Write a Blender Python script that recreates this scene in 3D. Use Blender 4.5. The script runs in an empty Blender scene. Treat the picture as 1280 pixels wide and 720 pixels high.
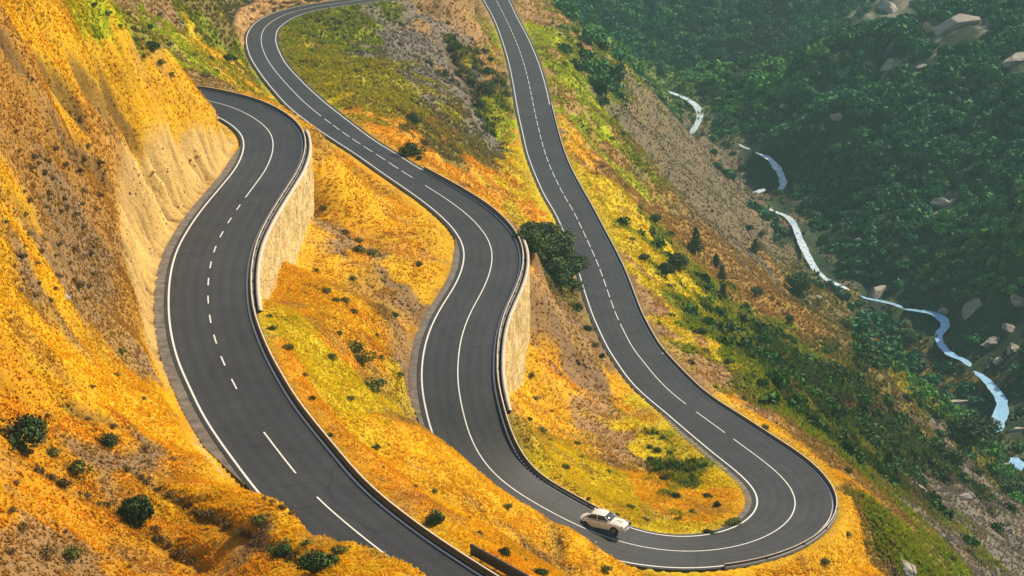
import bpy, math, random
import numpy as np
from math import radians as R_

rng = np.random.default_rng(7)
random.seed(7)
C = bpy.context.scene.collection

# ------------------------------------------------------------------ camera model
F_PX, PITCH, CAM_H = 2700.0, R_(18.5), 83.6
SP, CP = math.sin(PITCH), math.cos(PITCH)

def unproject(u, v, z):
    u = np.asarray(u, float); v = np.asarray(v, float); z = np.asarray(z, float)
    a = (u - 640) / F_PX; b = (v - 360) / F_PX
    dx = a; dy = CP - b * SP; dz = -SP - b * CP
    t = (z - CAM_H) / dz
    return np.stack([dx * t, dy * t, z + 0 * t], -1)

# ------------------------------------------------------------------ helpers
def vhash(ix, iy, seed):
    h = (ix.astype(np.int64) * 374761393 + iy.astype(np.int64) * 668265263 + seed * 1442695041) & 0xffffffff
    h = ((h ^ (h >> 13)) * 1274126177) & 0xffffffff
    return ((h ^ (h >> 16)) & 0xffffff) / float(0xffffff)

def vnoise(x, y, seed=0):
    x = np.asarray(x, float); y = np.asarray(y, float)
    ix = np.floor(x); iy = np.floor(y); fx = x - ix; fy = y - iy
    fx = fx * fx * (3 - 2 * fx); fy = fy * fy * (3 - 2 * fy)
    a = vhash(ix, iy, seed); b = vhash(ix + 1, iy, seed); c = vhash(ix, iy + 1, seed); d = vhash(ix + 1, iy + 1, seed)
    return (a * (1 - fx) + b * fx) * (1 - fy) + (c * (1 - fx) + d * fx) * fy

def fbm(x, y, seed=0, octs=4):
    s = 0; a = 1; t = 0
    for k in range(octs):
        s = s + a * (vnoise(x * 2 ** k, y * 2 ** k, seed + k * 17) - .5); t += a; a *= .5
    return s / t * 2

def mesh_np(name, V, Fc, mat=None, parent=None, smooth=False, link=True, cols=None, loc=None):
    V = np.ascontiguousarray(V, np.float32); Fc = np.ascontiguousarray(Fc, np.int32)
    me = bpy.data.meshes.new(name)
    k = Fc.shape[1]
    me.vertices.add(len(V)); me.vertices.foreach_set('co', V.ravel())
    me.loops.add(Fc.size); me.loops.foreach_set('vertex_index', Fc.ravel())
    me.polygons.add(len(Fc)); me.polygons.foreach_set('loop_start', np.arange(0, Fc.size, k, dtype=np.int32))
    me.update(calc_edges=True)
    if smooth: me.polygons.foreach_set('use_smooth', np.ones(len(Fc), bool))
    if cols is not None:
        at = me.color_attributes.new('Col', 'FLOAT_COLOR', 'POINT')
        c4 = np.ones((len(V), 4), np.float32); c4[:, :3] = cols
        at.data.foreach_set('color', c4.ravel())
    if mat: me.materials.append(mat)
    me.validate()
    o = bpy.data.objects.new(name, me)
    if link: C.objects.link(o)
    if parent: o.parent = parent
    if loc is not None: o.location = loc
    return o

def mesh_py(name, V, Fc, mat=None, parent=None, smooth=False, bevel=0, sub=0):
    me = bpy.data.meshes.new(name); me.from_pydata([tuple(v) for v in V], [], Fc); me.update()
    if smooth:
        for p in me.polygons: p.use_smooth = True
    if mat: me.materials.append(mat)
    o = bpy.data.objects.new(name, me); C.objects.link(o)
    if parent: o.parent = parent
    if bevel:
        b = o.modifiers.new('bevel', 'BEVEL'); b.width = bevel; b.segments = 2
    if sub:
        s = o.modifiers.new('sub', 'SUBSURF'); s.levels = sub; s.render_levels = sub
    return o

def tag(o, label=None, cat=None, group=None, kind=None):
    if label: o['label'] = label
    if cat: o['category'] = cat
    if group: o['group'] = group
    if kind: o['kind'] = kind
    return o

def empty(name, loc=(0, 0, 0), rz=0):
    o = bpy.data.objects.new(name, None); C.objects.link(o); o.location = loc; o.rotation_euler = (0, 0, rz)
    o.empty_display_size = .5
    return o

# ------------------------------------------------------------------ materials
def new_mat(name):
    m = bpy.data.materials.new(name); m.use_nodes = True
    nt = m.node_tree; b = nt.nodes['Principled BSDF']
    return m, nt, b

def simple_mat(name, col, rough=.6, metal=0, spec=.5, var=0, scale=5, bump=0, bscale=20):
    m, nt, b = new_mat(name)
    b.inputs['Roughness'].default_value = rough; b.inputs['Metallic'].default_value = metal
    b.inputs['Specular IOR Level'].default_value = spec
    tc = nt.nodes.new('ShaderNodeTexCoord')
    n = nt.nodes.new('ShaderNodeTexNoise'); n.inputs['Scale'].default_value = scale; n.inputs['Detail'].default_value = 6
    nt.links.new(tc.outputs['Object'], n.inputs['Vector'])
    r = nt.nodes.new('ShaderNodeValToRGB')
    r.color_ramp.elements[0].position = .3; r.color_ramp.elements[1].position = .7
    r.color_ramp.elements[0].color = tuple(c * (1 - var) for c in col) + (1,)
    r.color_ramp.elements[1].color = tuple(min(1, c * (1 + var)) for c in col) + (1,)
    nt.links.new(n.outputs['Fac'], r.inputs['Fac']); nt.links.new(r.outputs['Color'], b.inputs['Base Color'])
    if bump:
        n2 = nt.nodes.new('ShaderNodeTexNoise'); n2.inputs['Scale'].default_value = bscale; n2.inputs['Detail'].default_value = 5
        nt.links.new(tc.outputs['Object'], n2.inputs['Vector'])
        bp = nt.nodes.new('ShaderNodeBump'); bp.inputs['Strength'].default_value = 1; bp.inputs['Distance'].default_value = bump
        nt.links.new(n2.outputs['Fac'], bp.inputs['Height']); nt.links.new(bp.outputs['Normal'], b.inputs['Normal'])
    return m

def leaf_mat(name, dark, light, rough=.75, attr=False):
    m, nt, b = new_mat(name)
    b.inputs['Roughness'].default_value = rough; b.inputs['Specular IOR Level'].default_value = .25
    g = nt.nodes.new('ShaderNodeNewGeometry')
    r = nt.nodes.new('ShaderNodeValToRGB')
    r.color_ramp.elements[0].color = dark + (1,); r.color_ramp.elements[1].color = light + (1,)
    nt.links.new(g.outputs['Random Per Island'], r.inputs['Fac'])
    oi = nt.nodes.new('ShaderNodeObjectInfo')
    hv = nt.nodes.new('ShaderNodeHueSaturation')
    mr = nt.nodes.new('ShaderNodeMapRange'); mr.inputs['To Min'].default_value = .7; mr.inputs['To Max'].default_value = 1.3
    nt.links.new(oi.outputs['Random'], mr.inputs['Value']); nt.links.new(mr.outputs['Result'], hv.inputs['Value'])
    nt.links.new(r.outputs['Color'], hv.inputs['Color'])
    nt.links.new(hv.outputs['Color'], b.inputs['Base Color'])
    return m

def attr_mat(name, rough=.85, noise=0.0, detail=False):
    m, nt, b = new_mat(name)
    b.inputs['Roughness'].default_value = rough; b.inputs['Specular IOR Level'].default_value = .15
    a = nt.nodes.new('ShaderNodeAttribute'); a.attribute_name = 'Col'
    src = a.outputs['Color']
    if detail:
        tc = nt.nodes.new('ShaderNodeTexCoord')
        def nz(scale, det=8, rgh=.6):
            n = nt.nodes.new('ShaderNodeTexNoise'); n.inputs['Scale'].default_value = scale
            n.inputs['Detail'].default_value = det; n.inputs['Roughness'].default_value = rgh
            nt.links.new(tc.outputs['Object'], n.inputs['Vector']); return n
        n1 = nz(.35); n2 = nz(2.2, 8, .7); n3 = nz(9, 4, .7)
        def ramp(n, lo, hi, p0=.3, p1=.7):
            r = nt.nodes.new('ShaderNodeMapRange'); r.inputs['From Min'].default_value = p0; r.inputs['From Max'].default_value = p1
            r.inputs['To Min'].default_value = lo; r.inputs['To Max'].default_value = hi
            nt.links.new(n.outputs['Fac'], r.inputs['Value']); return r.outputs['Result']
        def mul(a_, b_):
            x = nt.nodes.new('ShaderNodeMath'); x.operation = 'MULTIPLY'; nt.links.new(a_, x.inputs[0]); nt.links.new(b_, x.inputs[1]); return x.outputs[0]
        val = mul(mul(ramp(n1, .88, 1.12), ramp(n2, .7, 1.25)), ramp(n3, .8, 1.15))
        hs = nt.nodes.new('ShaderNodeHueSaturation'); nt.links.new(src, hs.inputs['Color']); nt.links.new(val, hs.inputs['Value'])
        # bare soil peeping through
        soil = nt.nodes.new('ShaderNodeMix'); soil.data_type = 'RGBA'
        n4 = nz(1.3, 9, .72)
        rr = nt.nodes.new('ShaderNodeMapRange'); rr.inputs['From Min'].default_value = .56; rr.inputs['From Max'].default_value = .66; rr.inputs['To Max'].default_value = .6
        nt.links.new(n4.outputs['Fac'], rr.inputs['Value'])
        nt.links.new(rr.outputs['Result'], soil.inputs[0]); nt.links.new(hs.outputs['Color'], soil.inputs[6])
        hs2 = nt.nodes.new('ShaderNodeHueSaturation'); hs2.inputs['Saturation'].default_value = .6; hs2.inputs['Value'].default_value = .5
        nt.links.new(src, hs2.inputs['Color']); nt.links.new(hs2.outputs['Color'], soil.inputs[7])
        src = soil.outputs[2]
        bp = nt.nodes.new('ShaderNodeBump'); bp.inputs['Distance'].default_value = .35; bp.inputs['Strength'].default_value = .9
        mx = nt.nodes.new('ShaderNodeMath'); mx.operation = 'ADD'
        nt.links.new(n2.outputs['Fac'], mx.inputs[0])
        m3 = nt.nodes.new('ShaderNodeMath'); m3.operation = 'MULTIPLY'; m3.inputs[1].default_value = .35
        nt.links.new(n3.outputs['Fac'], m3.inputs[0]); nt.links.new(m3.outputs[0], mx.inputs[1])
        nt.links.new(mx.outputs[0], bp.inputs['Height']); nt.links.new(bp.outputs['Normal'], b.inputs['Normal'])
    nt.links.new(src, b.inputs['Base Color'])
    return m

M_GROUND = attr_mat('ground_material', detail=True)
M_COVER = attr_mat('tuft_material', rough=.8)
M_GRASS = attr_mat('grass_material', rough=.8)
_nt = M_GRASS.node_tree; _tr = _nt.nodes.new('ShaderNodeBsdfTranslucent'); _mx = _nt.nodes.new('ShaderNodeMixShader'); _mx.inputs[0].default_value = .45
_at = [n for n in _nt.nodes if n.type == 'ATTRIBUTE'][0]; _nt.links.new(_at.outputs['Color'], _tr.inputs['Color'])
_nt.links.new(_nt.nodes['Principled BSDF'].outputs[0], _mx.inputs[1]); _nt.links.new(_tr.outputs[0], _mx.inputs[2])
_nt.links.new(_mx.outputs[0], [n for n in _nt.nodes if n.type == 'OUTPUT_MATERIAL'][0].inputs['Surface'])

def asphalt_mat():
    m, nt, b = new_mat('asphalt_material')
    b.inputs['Roughness'].default_value = .7; b.inputs['Specular IOR Level'].default_value = .35
    tc = nt.nodes.new('ShaderNodeTexCoord')
    n = nt.nodes.new('ShaderNodeTexNoise'); n.inputs['Scale'].default_value = .22; n.inputs['Detail'].default_value = 7
    nt.links.new(tc.outputs['Object'], n.inputs['Vector'])
    n2 = nt.nodes.new('ShaderNodeTexNoise'); n2.inputs['Scale'].default_value = 7; n2.inputs['Detail'].default_value = 6
    nt.links.new(tc.outputs['Object'], n2.inputs['Vector'])
    uv = nt.nodes.new('ShaderNodeUVMap'); uv.uv_map = 'UVMap'
    sp = nt.nodes.new('ShaderNodeSeparateXYZ'); nt.links.new(uv.outputs['UV'], sp.inputs[0])
    # wheel tracks: worn lighter bands across the width
    w = nt.nodes.new('ShaderNodeTexWave'); w.wave_type = 'BANDS'; w.bands_direction = 'X'
    w.inputs['Scale'].default_value = .31; w.inputs['Distortion'].default_value = 0
    mp = nt.nodes.new('ShaderNodeMapping'); mp.inputs['Scale'].default_value = (1, .02, 1)
    nt.links.new(uv.outputs['UV'], mp.inputs['Vector']); nt.links.new(mp.outputs[0], w.inputs['Vector'])
    r = nt.nodes.new('ShaderNodeValToRGB')
    r.color_ramp.elements[0].position = .3; r.color_ramp.elements[1].position = .72
    r.color_ramp.elements[0].color = (.021, .022, .026, 1); r.color_ramp.elements[1].color = (.037, .037, .041, 1)
    nt.links.new(n.outputs['Fac'], r.inputs['Fac'])
    def mulv(src, fac, lo, hi, p0=0, p1=1):
        mr = nt.nodes.new('ShaderNodeMapRange'); mr.inputs['To Min'].default_value = lo; mr.inputs['To Max'].default_value = hi
        mr.inputs['From Min'].default_value = p0; mr.inputs['From Max'].default_value = p1
        nt.links.new(fac, mr.inputs['Value'])
        hs = nt.nodes.new('ShaderNodeHueSaturation'); nt.links.new(src, hs.inputs['Color']); nt.links.new(mr.outputs['Result'], hs.inputs['Value'])
        return hs.outputs['Color']
    c = mulv(r.outputs['Color'], n2.outputs['Fac'], .8, 1.2, .3, .7)
    c = mulv(c, w.outputs['Fac'], .86, 1.13)
    # cracks running across, sparse
    vo = nt.nodes.new('ShaderNodeTexVoronoi'); vo.feature = 'DISTANCE_TO_EDGE'; vo.inputs['Scale'].default_value = .16
    mp2 = nt.nodes.new('ShaderNodeMapping'); mp2.inputs['Scale'].default_value = (.6, 1.0, 1)
    nn = nt.nodes.new('ShaderNodeTexNoise'); nn.inputs['Scale'].default_value = .6; nn.inputs['Detail'].default_value = 5
    nt.links.new(uv.outputs['UV'], nn.inputs['Vector'])
    ad = nt.nodes.new('ShaderNodeMixRGB'); ad.blend_type = 'ADD'; ad.inputs[0].default_value = 1.0
    nt.links.new(uv.outputs['UV'], ad.inputs[1]); nt.links.new(nn.outputs['Color'], ad.inputs[2])
    nt.links.new(ad.outputs[0], mp2.inputs['Vector']); nt.links.new(mp2.outputs[0], vo.inputs['Vector'])
    c = mulv(c, vo.outputs['Distance'], .5, 1.0, .0, .014)
    # repair patches: rectangular blocks in road coordinates
    bk = nt.nodes.new('ShaderNodeTexBrick'); bk.inputs['Scale'].default_value = .09
    bk.inputs['Color1'].default_value = (0, 0, 0, 1); bk.inputs['Color2'].default_value = (1, 1, 1, 1)
    bk.inputs['Mortar Size'].default_value = 0; bk.inputs['Brick Width'].default_value = .35; bk.inputs['Row Height'].default_value = 1.1
    nt.links.new(uv.outputs['UV'], bk.inputs['Vector'])
    c = mulv(c, bk.outputs['Color'], .90, 1.1)
    nt.links.new(c, b.inputs['Base Color'])
    bp = nt.nodes.new('ShaderNodeBump'); bp.inputs['Distance'].default_value = .01
    nt.links.new(n2.outputs['Fac'], bp.inputs['Height']); nt.links.new(bp.outputs['Normal'], b.inputs['Normal'])
    return m
M_ASPH = asphalt_mat()
M_PAINT = simple_mat('road_paint', (.74, .73, .70), rough=.6, var=.12, scale=3)
M_GUTTER = simple_mat('gutter_concrete', (.15, .125, .10), rough=.9, var=.45, scale=1.2, bump=.02)
M_STEEL = simple_mat('rail_steel', (.07, .065, .06), rough=.55, metal=.3, var=.25, scale=1.5)
M_POST = simple_mat('post_steel', (.10, .10, .10), rough=.6, metal=.3, var=.2)
M_CAP = simple_mat('coping_and_lit_edge', (.55, .46, .37), rough=.85, var=.2, scale=2, bump=.01)  # concrete of the copings, also paints the sunlit rail edge

def stone_mat(name, c0, c1, scale=1.2, mortar=.5):
    m, nt, b = new_mat(name)
    b.inputs['Roughness'].default_value = .9; b.inputs['Specular IOR Level'].default_value = .2
    tc = nt.nodes.new('ShaderNodeTexCoord')
    v = nt.nodes.new('ShaderNodeTexVoronoi'); v.inputs['Scale'].default_value = scale
    nt.links.new(tc.outputs['Object'], v.inputs['Vector'])
    v2 = nt.nodes.new('ShaderNodeTexVoronoi'); v2.feature = 'DISTANCE_TO_EDGE'; v2.inputs['Scale'].default_value = scale
    nt.links.new(tc.outputs['Object'], v2.inputs['Vector'])
    sx = nt.nodes.new('ShaderNodeSeparateColor'); nt.links.new(v.outputs['Color'], sx.inputs[0])
    r = nt.nodes.new('ShaderNodeValToRGB'); r.color_ramp.elements[0].color = c0 + (1,); r.color_ramp.elements[1].color = c1 + (1,)
    nt.links.new(sx.outputs[0], r.inputs['Fac'])
    mr = nt.nodes.new('ShaderNodeMapRange'); mr.inputs['From Max'].default_value = .06; mr.inputs['To Min'].default_value = mortar
    nt.links.new(v2.outputs['Distance'], mr.inputs['Value'])
    n = nt.nodes.new('ShaderNodeTexNoise'); n.inputs['Scale'].default_value = .5; n.inputs['Detail'].default_value = 8; n.inputs['Roughness'].default_value = .7
    nt.links.new(tc.outputs['Object'], n.inputs['Vector'])
    mr2 = nt.nodes.new('ShaderNodeMapRange'); mr2.inputs['From Min'].default_value = .3; mr2.inputs['From Max'].default_value = .7; mr2.inputs['To Min'].default_value = .55; mr2.inputs['To Max'].default_value = 1.2
    nt.links.new(n.outputs['Fac'], mr2.inputs['Value'])
    mm = nt.nodes.new('ShaderNodeMath'); mm.operation = 'MULTIPLY'
    nt.links.new(mr.outputs['Result'], mm.inputs[0]); nt.links.new(mr2.outputs['Result'], mm.inputs[1])
    hs = nt.nodes.new('ShaderNodeHueSaturation'); nt.links.new(r.outputs['Color'], hs.inputs['Color']); nt.links.new(mm.outputs[0], hs.inputs['Value'])
    nt.links.new(hs.outputs['Color'], b.inputs['Base Color'])
    bp = nt.nodes.new('ShaderNodeBump'); bp.inputs['Distance'].default_value = .12
    nt.links.new(mr.outputs['Result'], bp.inputs['Height']); nt.links.new(bp.outputs['Normal'], b.inputs['Normal'])
    return m
M_WALL = stone_mat('wall_stone', (.60, .42, .16), (.82, .62, .30), 1.3, .5)
M_ORWALL = stone_mat('rough_wall_stone', (.42, .22, .07), (.62, .38, .15), .7, .45)
M_ROCK = stone_mat('grey_rock', (.32, .27, .23), (.58, .51, .44), 1.1, .55)

# ------------------------------------------------------------------ road traces
UC = [(205,114,18.5),(230,118.5,19),(255,125,19.6),(277.8,130,20),(302,139,20.4),(319.4,149.3,20.7),(331.6,159.7,21),(338.5,170,21.3),(339.6,184,21.8),(335,199.7,22.3),
 (326.4,215.3,23),(314.2,232.6,23.6),(295,263.6,24.6),(284,282,25.1),(271.9,306,25.7),(265.3,326,26.2),(260.8,347,26.7),(259.7,369.5,27.1),(261.8,394.9,27.6),
 (267.7,422,28),(277,451.8,28.5),(290,480,28.9),(303.8,507.5,29.3),(327,542,29.7),(368.8,595.7,30.2),(394,622.5,30.5),(420,645,30.7),(480.8,695.7,31),(540,738,31.1),(610,785,31.2)]
UR = [(190,103),(215,105),(239.6,108.3),(264,113),(295,120),(323,129),(347,140.6),(364.6,153),(374.3,166.7),(377.8,180.6),(375.7,198),(368.7,215.3),(357.6,234.4),(342,257.4),
 (329.9,278.2),(319.4,299),(313.5,316.4),(310,337.2),(309,358),(310,378.9),(313.5,399.7),(321.2,420.5),(329.9,441.4),(340.3,462.2),(361,497.8),(378.5,522),(399.3,548),
 (420,572.9),(440.5,597),(465,622.8),(489.4,643.6),(520.7,666.2),(552,687),(576.3,703.3),(600.6,719.3),(660,757)]
UL = [(205,127),(235,133),(262,142),(284.7,152.8),(296.9,163.2),(303.8,173.6),(304,187.5),(298.6,203),(288,218.8),(274.3,236),(257,255.6),(243,274.7),(231,293.8),
 (220.5,314.7),(214.6,335.5),(211.8,358),(211,378.9),(211.8,399.7),(214.6,420.5),(219.4,441.4),(227.4,462.2),(240,490),(257,523.8),(274,549.9),(291.7,574),(307,595),
 (316.7,607),(340,635),(375,667),(415,700),(470,742),(540,790)]

LC = [(540,-12,-9),(470,-4.5,-8),(430,2,-7),(398,7.9,-6.5),(372.8,13.5,-6),(350,22,-5.5),(336,31,-5),(329,39,-4.5),(327.5,50,-3.5),(331.6,69.4,-2),(342,86.8,0),(357.6,104,2),(376.7,123,3.5),(399.3,144,5),
 (420,161,6),(447.8,180.6,7),(472,196,7.6),(499.9,215.3,8.2),(527.6,232.6,8.7),(548,245.5,9),(565.8,257.4,9.2),(586.7,274.7,9.4),(604,293.8,9.6),(611.7,309.4,9.8),(613,325,10),(609,344,10.3),
 (600.6,365,10.7),(590,385.8,11),(581.5,406.7,11.3),(575.6,427.5,11.6),(572.8,448.3,11.8),(571.5,470,11.8),(572.8,487,11.7),(578,511.7,11.3),(586.7,536,10.8),(600.6,558.5,10.1),(617.9,581,9.2),
 (642,603.7,8),(663,621,6.9),(687.4,638.4,5.7),(711.7,654,4.7),(739.4,668,3.8),(763.8,676.6,3.2),(788,682.8,2.7),(812.4,687,2.2),(840,688.8,1.8),(874.7,687,1.4),(909.4,681.8,1.0),
 (940.7,673,.7),(965,661,.4),(982.4,647,.1),(989.3,633,-.2),(989.3,619.3,-.6),(982.4,605.4,-1.1),(968.5,589.8,-1.8),(944,569,-2.9),(914.6,546.4,-4.2),(906,541,-4.6),(866,513.4,-6.4),(837,488.6,-8),
 (809,455.3,-9.7),(788,431,-10.8),(774,403,-11.8),(760,365,-13),(744.7,330,-14.2),(727.3,292,-15.4),(715,264.3,-16.1),(701,240,-16.7),(685.6,206.6,-17.6),(675.2,177,-18.2),(668.3,149.3,-18.7),(663,121.5,-19.5),
 (657.9,99,-20.5),(650.9,76.4,-22),(642,52,-24),(631.8,26,-26.5),(619.7,0,-29),(607,-25,-31),(592,-50,-33)]
LLo = [(560,-19),(500,-11),(450,-4),(415,.6),(384,5.6),(353,12.7),(330.6,21),(316.6,31),(308.7,45),(308.5,55.6),(313,71),(325,91),(342,112.8),(361,133.7),(385.4,152.8),(409.7,170),(437.5,187.5),
 (472,211.8),(499.9,231),(524,248),(552,271),(565.8,285),(574.5,299),(579.7,313),(579,326.8),(575.5,342.4),(565.8,361.5),(553.7,380.6),(543,399.7),(534.6,420.6),(529.4,441.4),(527,462),(527.5,481),
 (532.8,511.7),(539.8,532.5),(549,549.9),(569,589),(592,608),(618,629),(642,648),(668,665),(700,680),(733,690),(753.3,696),(767,702),(795,706.8),(822.8,708.9),(850,709.6),(885,707.8),(926.8,702.6),
 (961.5,695.7),(989.3,685.3),(1013.6,671.4),(1031,657.5),(1039.7,642),(1041.4,626),(1036,612.4),(1024,595),(1006.7,577.6),(982.4,560.3),(954.6,543),(926.8,523.8),(899,506.5),(874.7,489),(858,473),
 (843.6,458.8),(826.3,439.7),(812.4,417),(800,394.5),(789.8,368.5),(779.4,340.7),(767,314.7),(753.3,288.6),(739.4,262.6),(727,240),(711.7,211.8),(701,184),(694.3,159.7),(687.4,132),(681,104),(671.7,74.7),
 (659.6,46.9),(645.7,20.8),(636,0),(622,-25),(606,-50)]
LRi = [(560,-6),(510,-2),(471,2.2),(437.5,6.2),(403.7,11.2),(378.4,17.4),(361.5,25.3),(349,35),(345,45),(345,53.4),(348,62),(357,79),(373,97),(392.4,116),(413,133.7),(440,154.5),(465,173.6),(493,191),
 (520.7,208.3),(552,225.7),(578,240),(593.6,250.4),(614.4,264.3),(631.8,281.7),(644,299),(649,316.4),(650,332),(645.7,351),(637,372),(628.3,391),(621.4,413.6),(618,438),(617.2,466),(618.8,487),(624.9,508),
 (635.3,532.5),(649,555),(666.5,576),(687.4,596.7),(708,614),(729,629),(752,643),(782.9,659.2),(802,665),(826,669.7),(850.6,671.4),(885,668.6),(913,661),(933.7,648.8),(944,635),(946.6,622.8),
 (940.7,610.6),(928.5,596.7),(909.4,581),(885,562),(860.8,541),(829.7,513.4),(802,490.8),(783,470.5),(768,448),(754,422),(741,394),(730,362),(722,335),(703,285),(690.8,260.8),(678.7,240),(661.3,198),
 (654.4,170),(647.4,138.9),(642,107.6),(636,78),(628.3,52),(617.9,24.3),(604.7,0),(592,-25),(577,-50)]

def catmull(P, n=12):
    P = np.asarray(P, float); out = []
    Q = np.vstack([2 * P[0] - P[1], P, 2 * P[-1] - P[-2]])
    t = np.linspace(0, 1, n, endpoint=False)[:, None]
    for i in range(1, len(Q) - 2):
        a, b, c, d = Q[i - 1], Q[i], Q[i + 1], Q[i + 2]
        out.append(.5 * ((2 * b) + (-a + c) * t + (2 * a - 5 * b + 4 * c - d) * t ** 2 + (-a + 3 * b - 3 * c + d) * t ** 3))
    out.append(Q[-2][None]); return np.vstack(out)

def gsmooth(A, sig):
    A = np.asarray(A, float); one = A.ndim == 1
    if one: A = A[:, None]
    r = int(sig * 3) + 1; k = np.exp(-.5 * (np.arange(-r, r + 1) / sig) ** 2); k /= k.sum()
    lo = 2 * A[0] - A[1:r + 1][::-1]; hi = 2 * A[-1] - A[-r - 1:-1][::-1]
    P = np.vstack([lo, A, hi])
    out = np.stack([np.convolve(P[:, j], k, 'valid') for j in range(A.shape[1])], 1)
    return out[:, 0] if one else out

class Road:
    def __init__(s, cen, left, right, step=.5, sm=2.5):
        c = np.array(cen, float); W = unproject(c[:, 0], c[:, 1], c[:, 2])
        P = catmull(W, 16)
        s.P = s._resample(P, step); s.P = gsmooth(s.P, sm / step); s.P = s._resample(s.P, step)
        s.P[:, 2] = gsmooth(s.P[:, 2], 6 / step)
        s.step = step
        T = np.gradient(s.P[:, :2], axis=0); T /= np.linalg.norm(T, axis=1)[:, None]
        s.T = T; s.N = np.stack([-T[:, 1], T[:, 0]], 1)      # points left of travel
        s.S = np.arange(len(s.P)) * step
        cz = catmull(c, 16)
        def offs(edge):
            e = catmull(np.array(edge, float), 8)
            d = ((e[:, None, :] - cz[None, :, :2]) ** 2); d = d[..., 0] + d[..., 1] * 4; z = cz[d.argmin(1), 2]
            for it in range(3):
                E = unproject(e[:, 0], e[:, 1], z)
                D = ((E[:, None, :2] - s.P[None, :, :2]) ** 2).sum(-1); j = D.argmin(1); z = s.P[j, 2]
            off = ((E[:, :2] - s.P[j, :2]) * s.N[j]).sum(1)
            o = np.argsort(s.S[j]); ss = s.S[j][o]; oo = off[o]
            ok = np.abs(oo) < 7
            v = np.interp(s.S, ss[ok], oo[ok])
            return gsmooth(v, 4 / step)
        s.ol = offs(left); s.orr = offs(right)
    def _resample(s, P, step):
        d = np.r_[0, np.cumsum(np.linalg.norm(np.diff(P[:, :2], axis=0), axis=1))]
        n = int(d[-1] / step); t = np.arange(n + 1) * step
        return np.stack([np.interp(t, d, P[:, k]) for k in range(3)], 1)
    def at(s, i, off, dz=0):
        i = np.asarray(i)
        p = np.empty((len(i), 3)); p[:, :2] = s.P[i, :2] + s.N[i] * np.asarray(off)[..., None] if np.ndim(off) else s.P[i, :2] + s.N[i] * off
        p[:, 2] = s.P[i, 2] + dz
        return p
    def idx_px(s, u, v):
        # sample whose projection is nearest the given picture point
        y = s.P[:, 1] * CP - (s.P[:, 2] - CAM_H) * SP
        uu = 640 + F_PX * s.P[:, 0] / y; vv = 360 - F_PX * (s.P[:, 1] * SP + (s.P[:, 2] - CAM_H) * CP) / y
        return int(((uu - u) ** 2 + (vv - v) ** 2).argmin())

UP = Road(UC, UL, UR)       # travelling towards the camera: its left side (+N) is the picture's right
LO = Road(LC, LLo, LRi)
# +N side of UP = picture right. (edges named by picture side for UP: UL is picture left)
if UP.ol.mean() > UP.orr.mean(): UP.lo_, UP.hi_ = UP.orr, UP.ol
else: UP.lo_, UP.hi_ = UP.ol, UP.orr
if LO.ol.mean() > LO.orr.mean(): LO.lo_, LO.hi_ = LO.orr, LO.ol
else: LO.lo_, LO.hi_ = LO.ol, LO.orr
print('UP len', UP.S[-1], 'width', (UP.hi_ - UP.lo_).min(), (UP.hi_ - UP.lo_).max(), 'LO len', LO.S[-1], (LO.hi_ - LO.lo_).min(), (LO.hi_ - LO.lo_).max())

# ranges that carry retaining walls on the +N side
uw0, uw1 = UP.idx_px(345, 160), UP.idx_px(262, 395)
lw0, lw1 = LO.idx_px(606, 300), LO.idx_px(580, 520)
def wall_drop(n, i0, i1, hmax, sk=1.0):
    t = np.clip((np.arange(n) - i0) / (i1 - i0), 0, 1)
    return hmax * np.clip(np.sin(np.pi * t ** sk), 0, 1) ** .7 * ((t > 0) & (t < 1))
UP_DROP = wall_drop(len(UP.S), uw0, uw1, 7.0, .75)
ULOL = np.where(np.arange(len(UP.S)) > UP.idx_px(300, 585), .9, 1.8)
LLOL = np.full(len(LO.S), 2.2); LLOL[LO.idx_px(572, 500):LO.idx_px(745, 672)] = .9
LO_DROP = wall_drop(len(LO.S), lw0, lw1, 9.5, 1.0)

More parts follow.
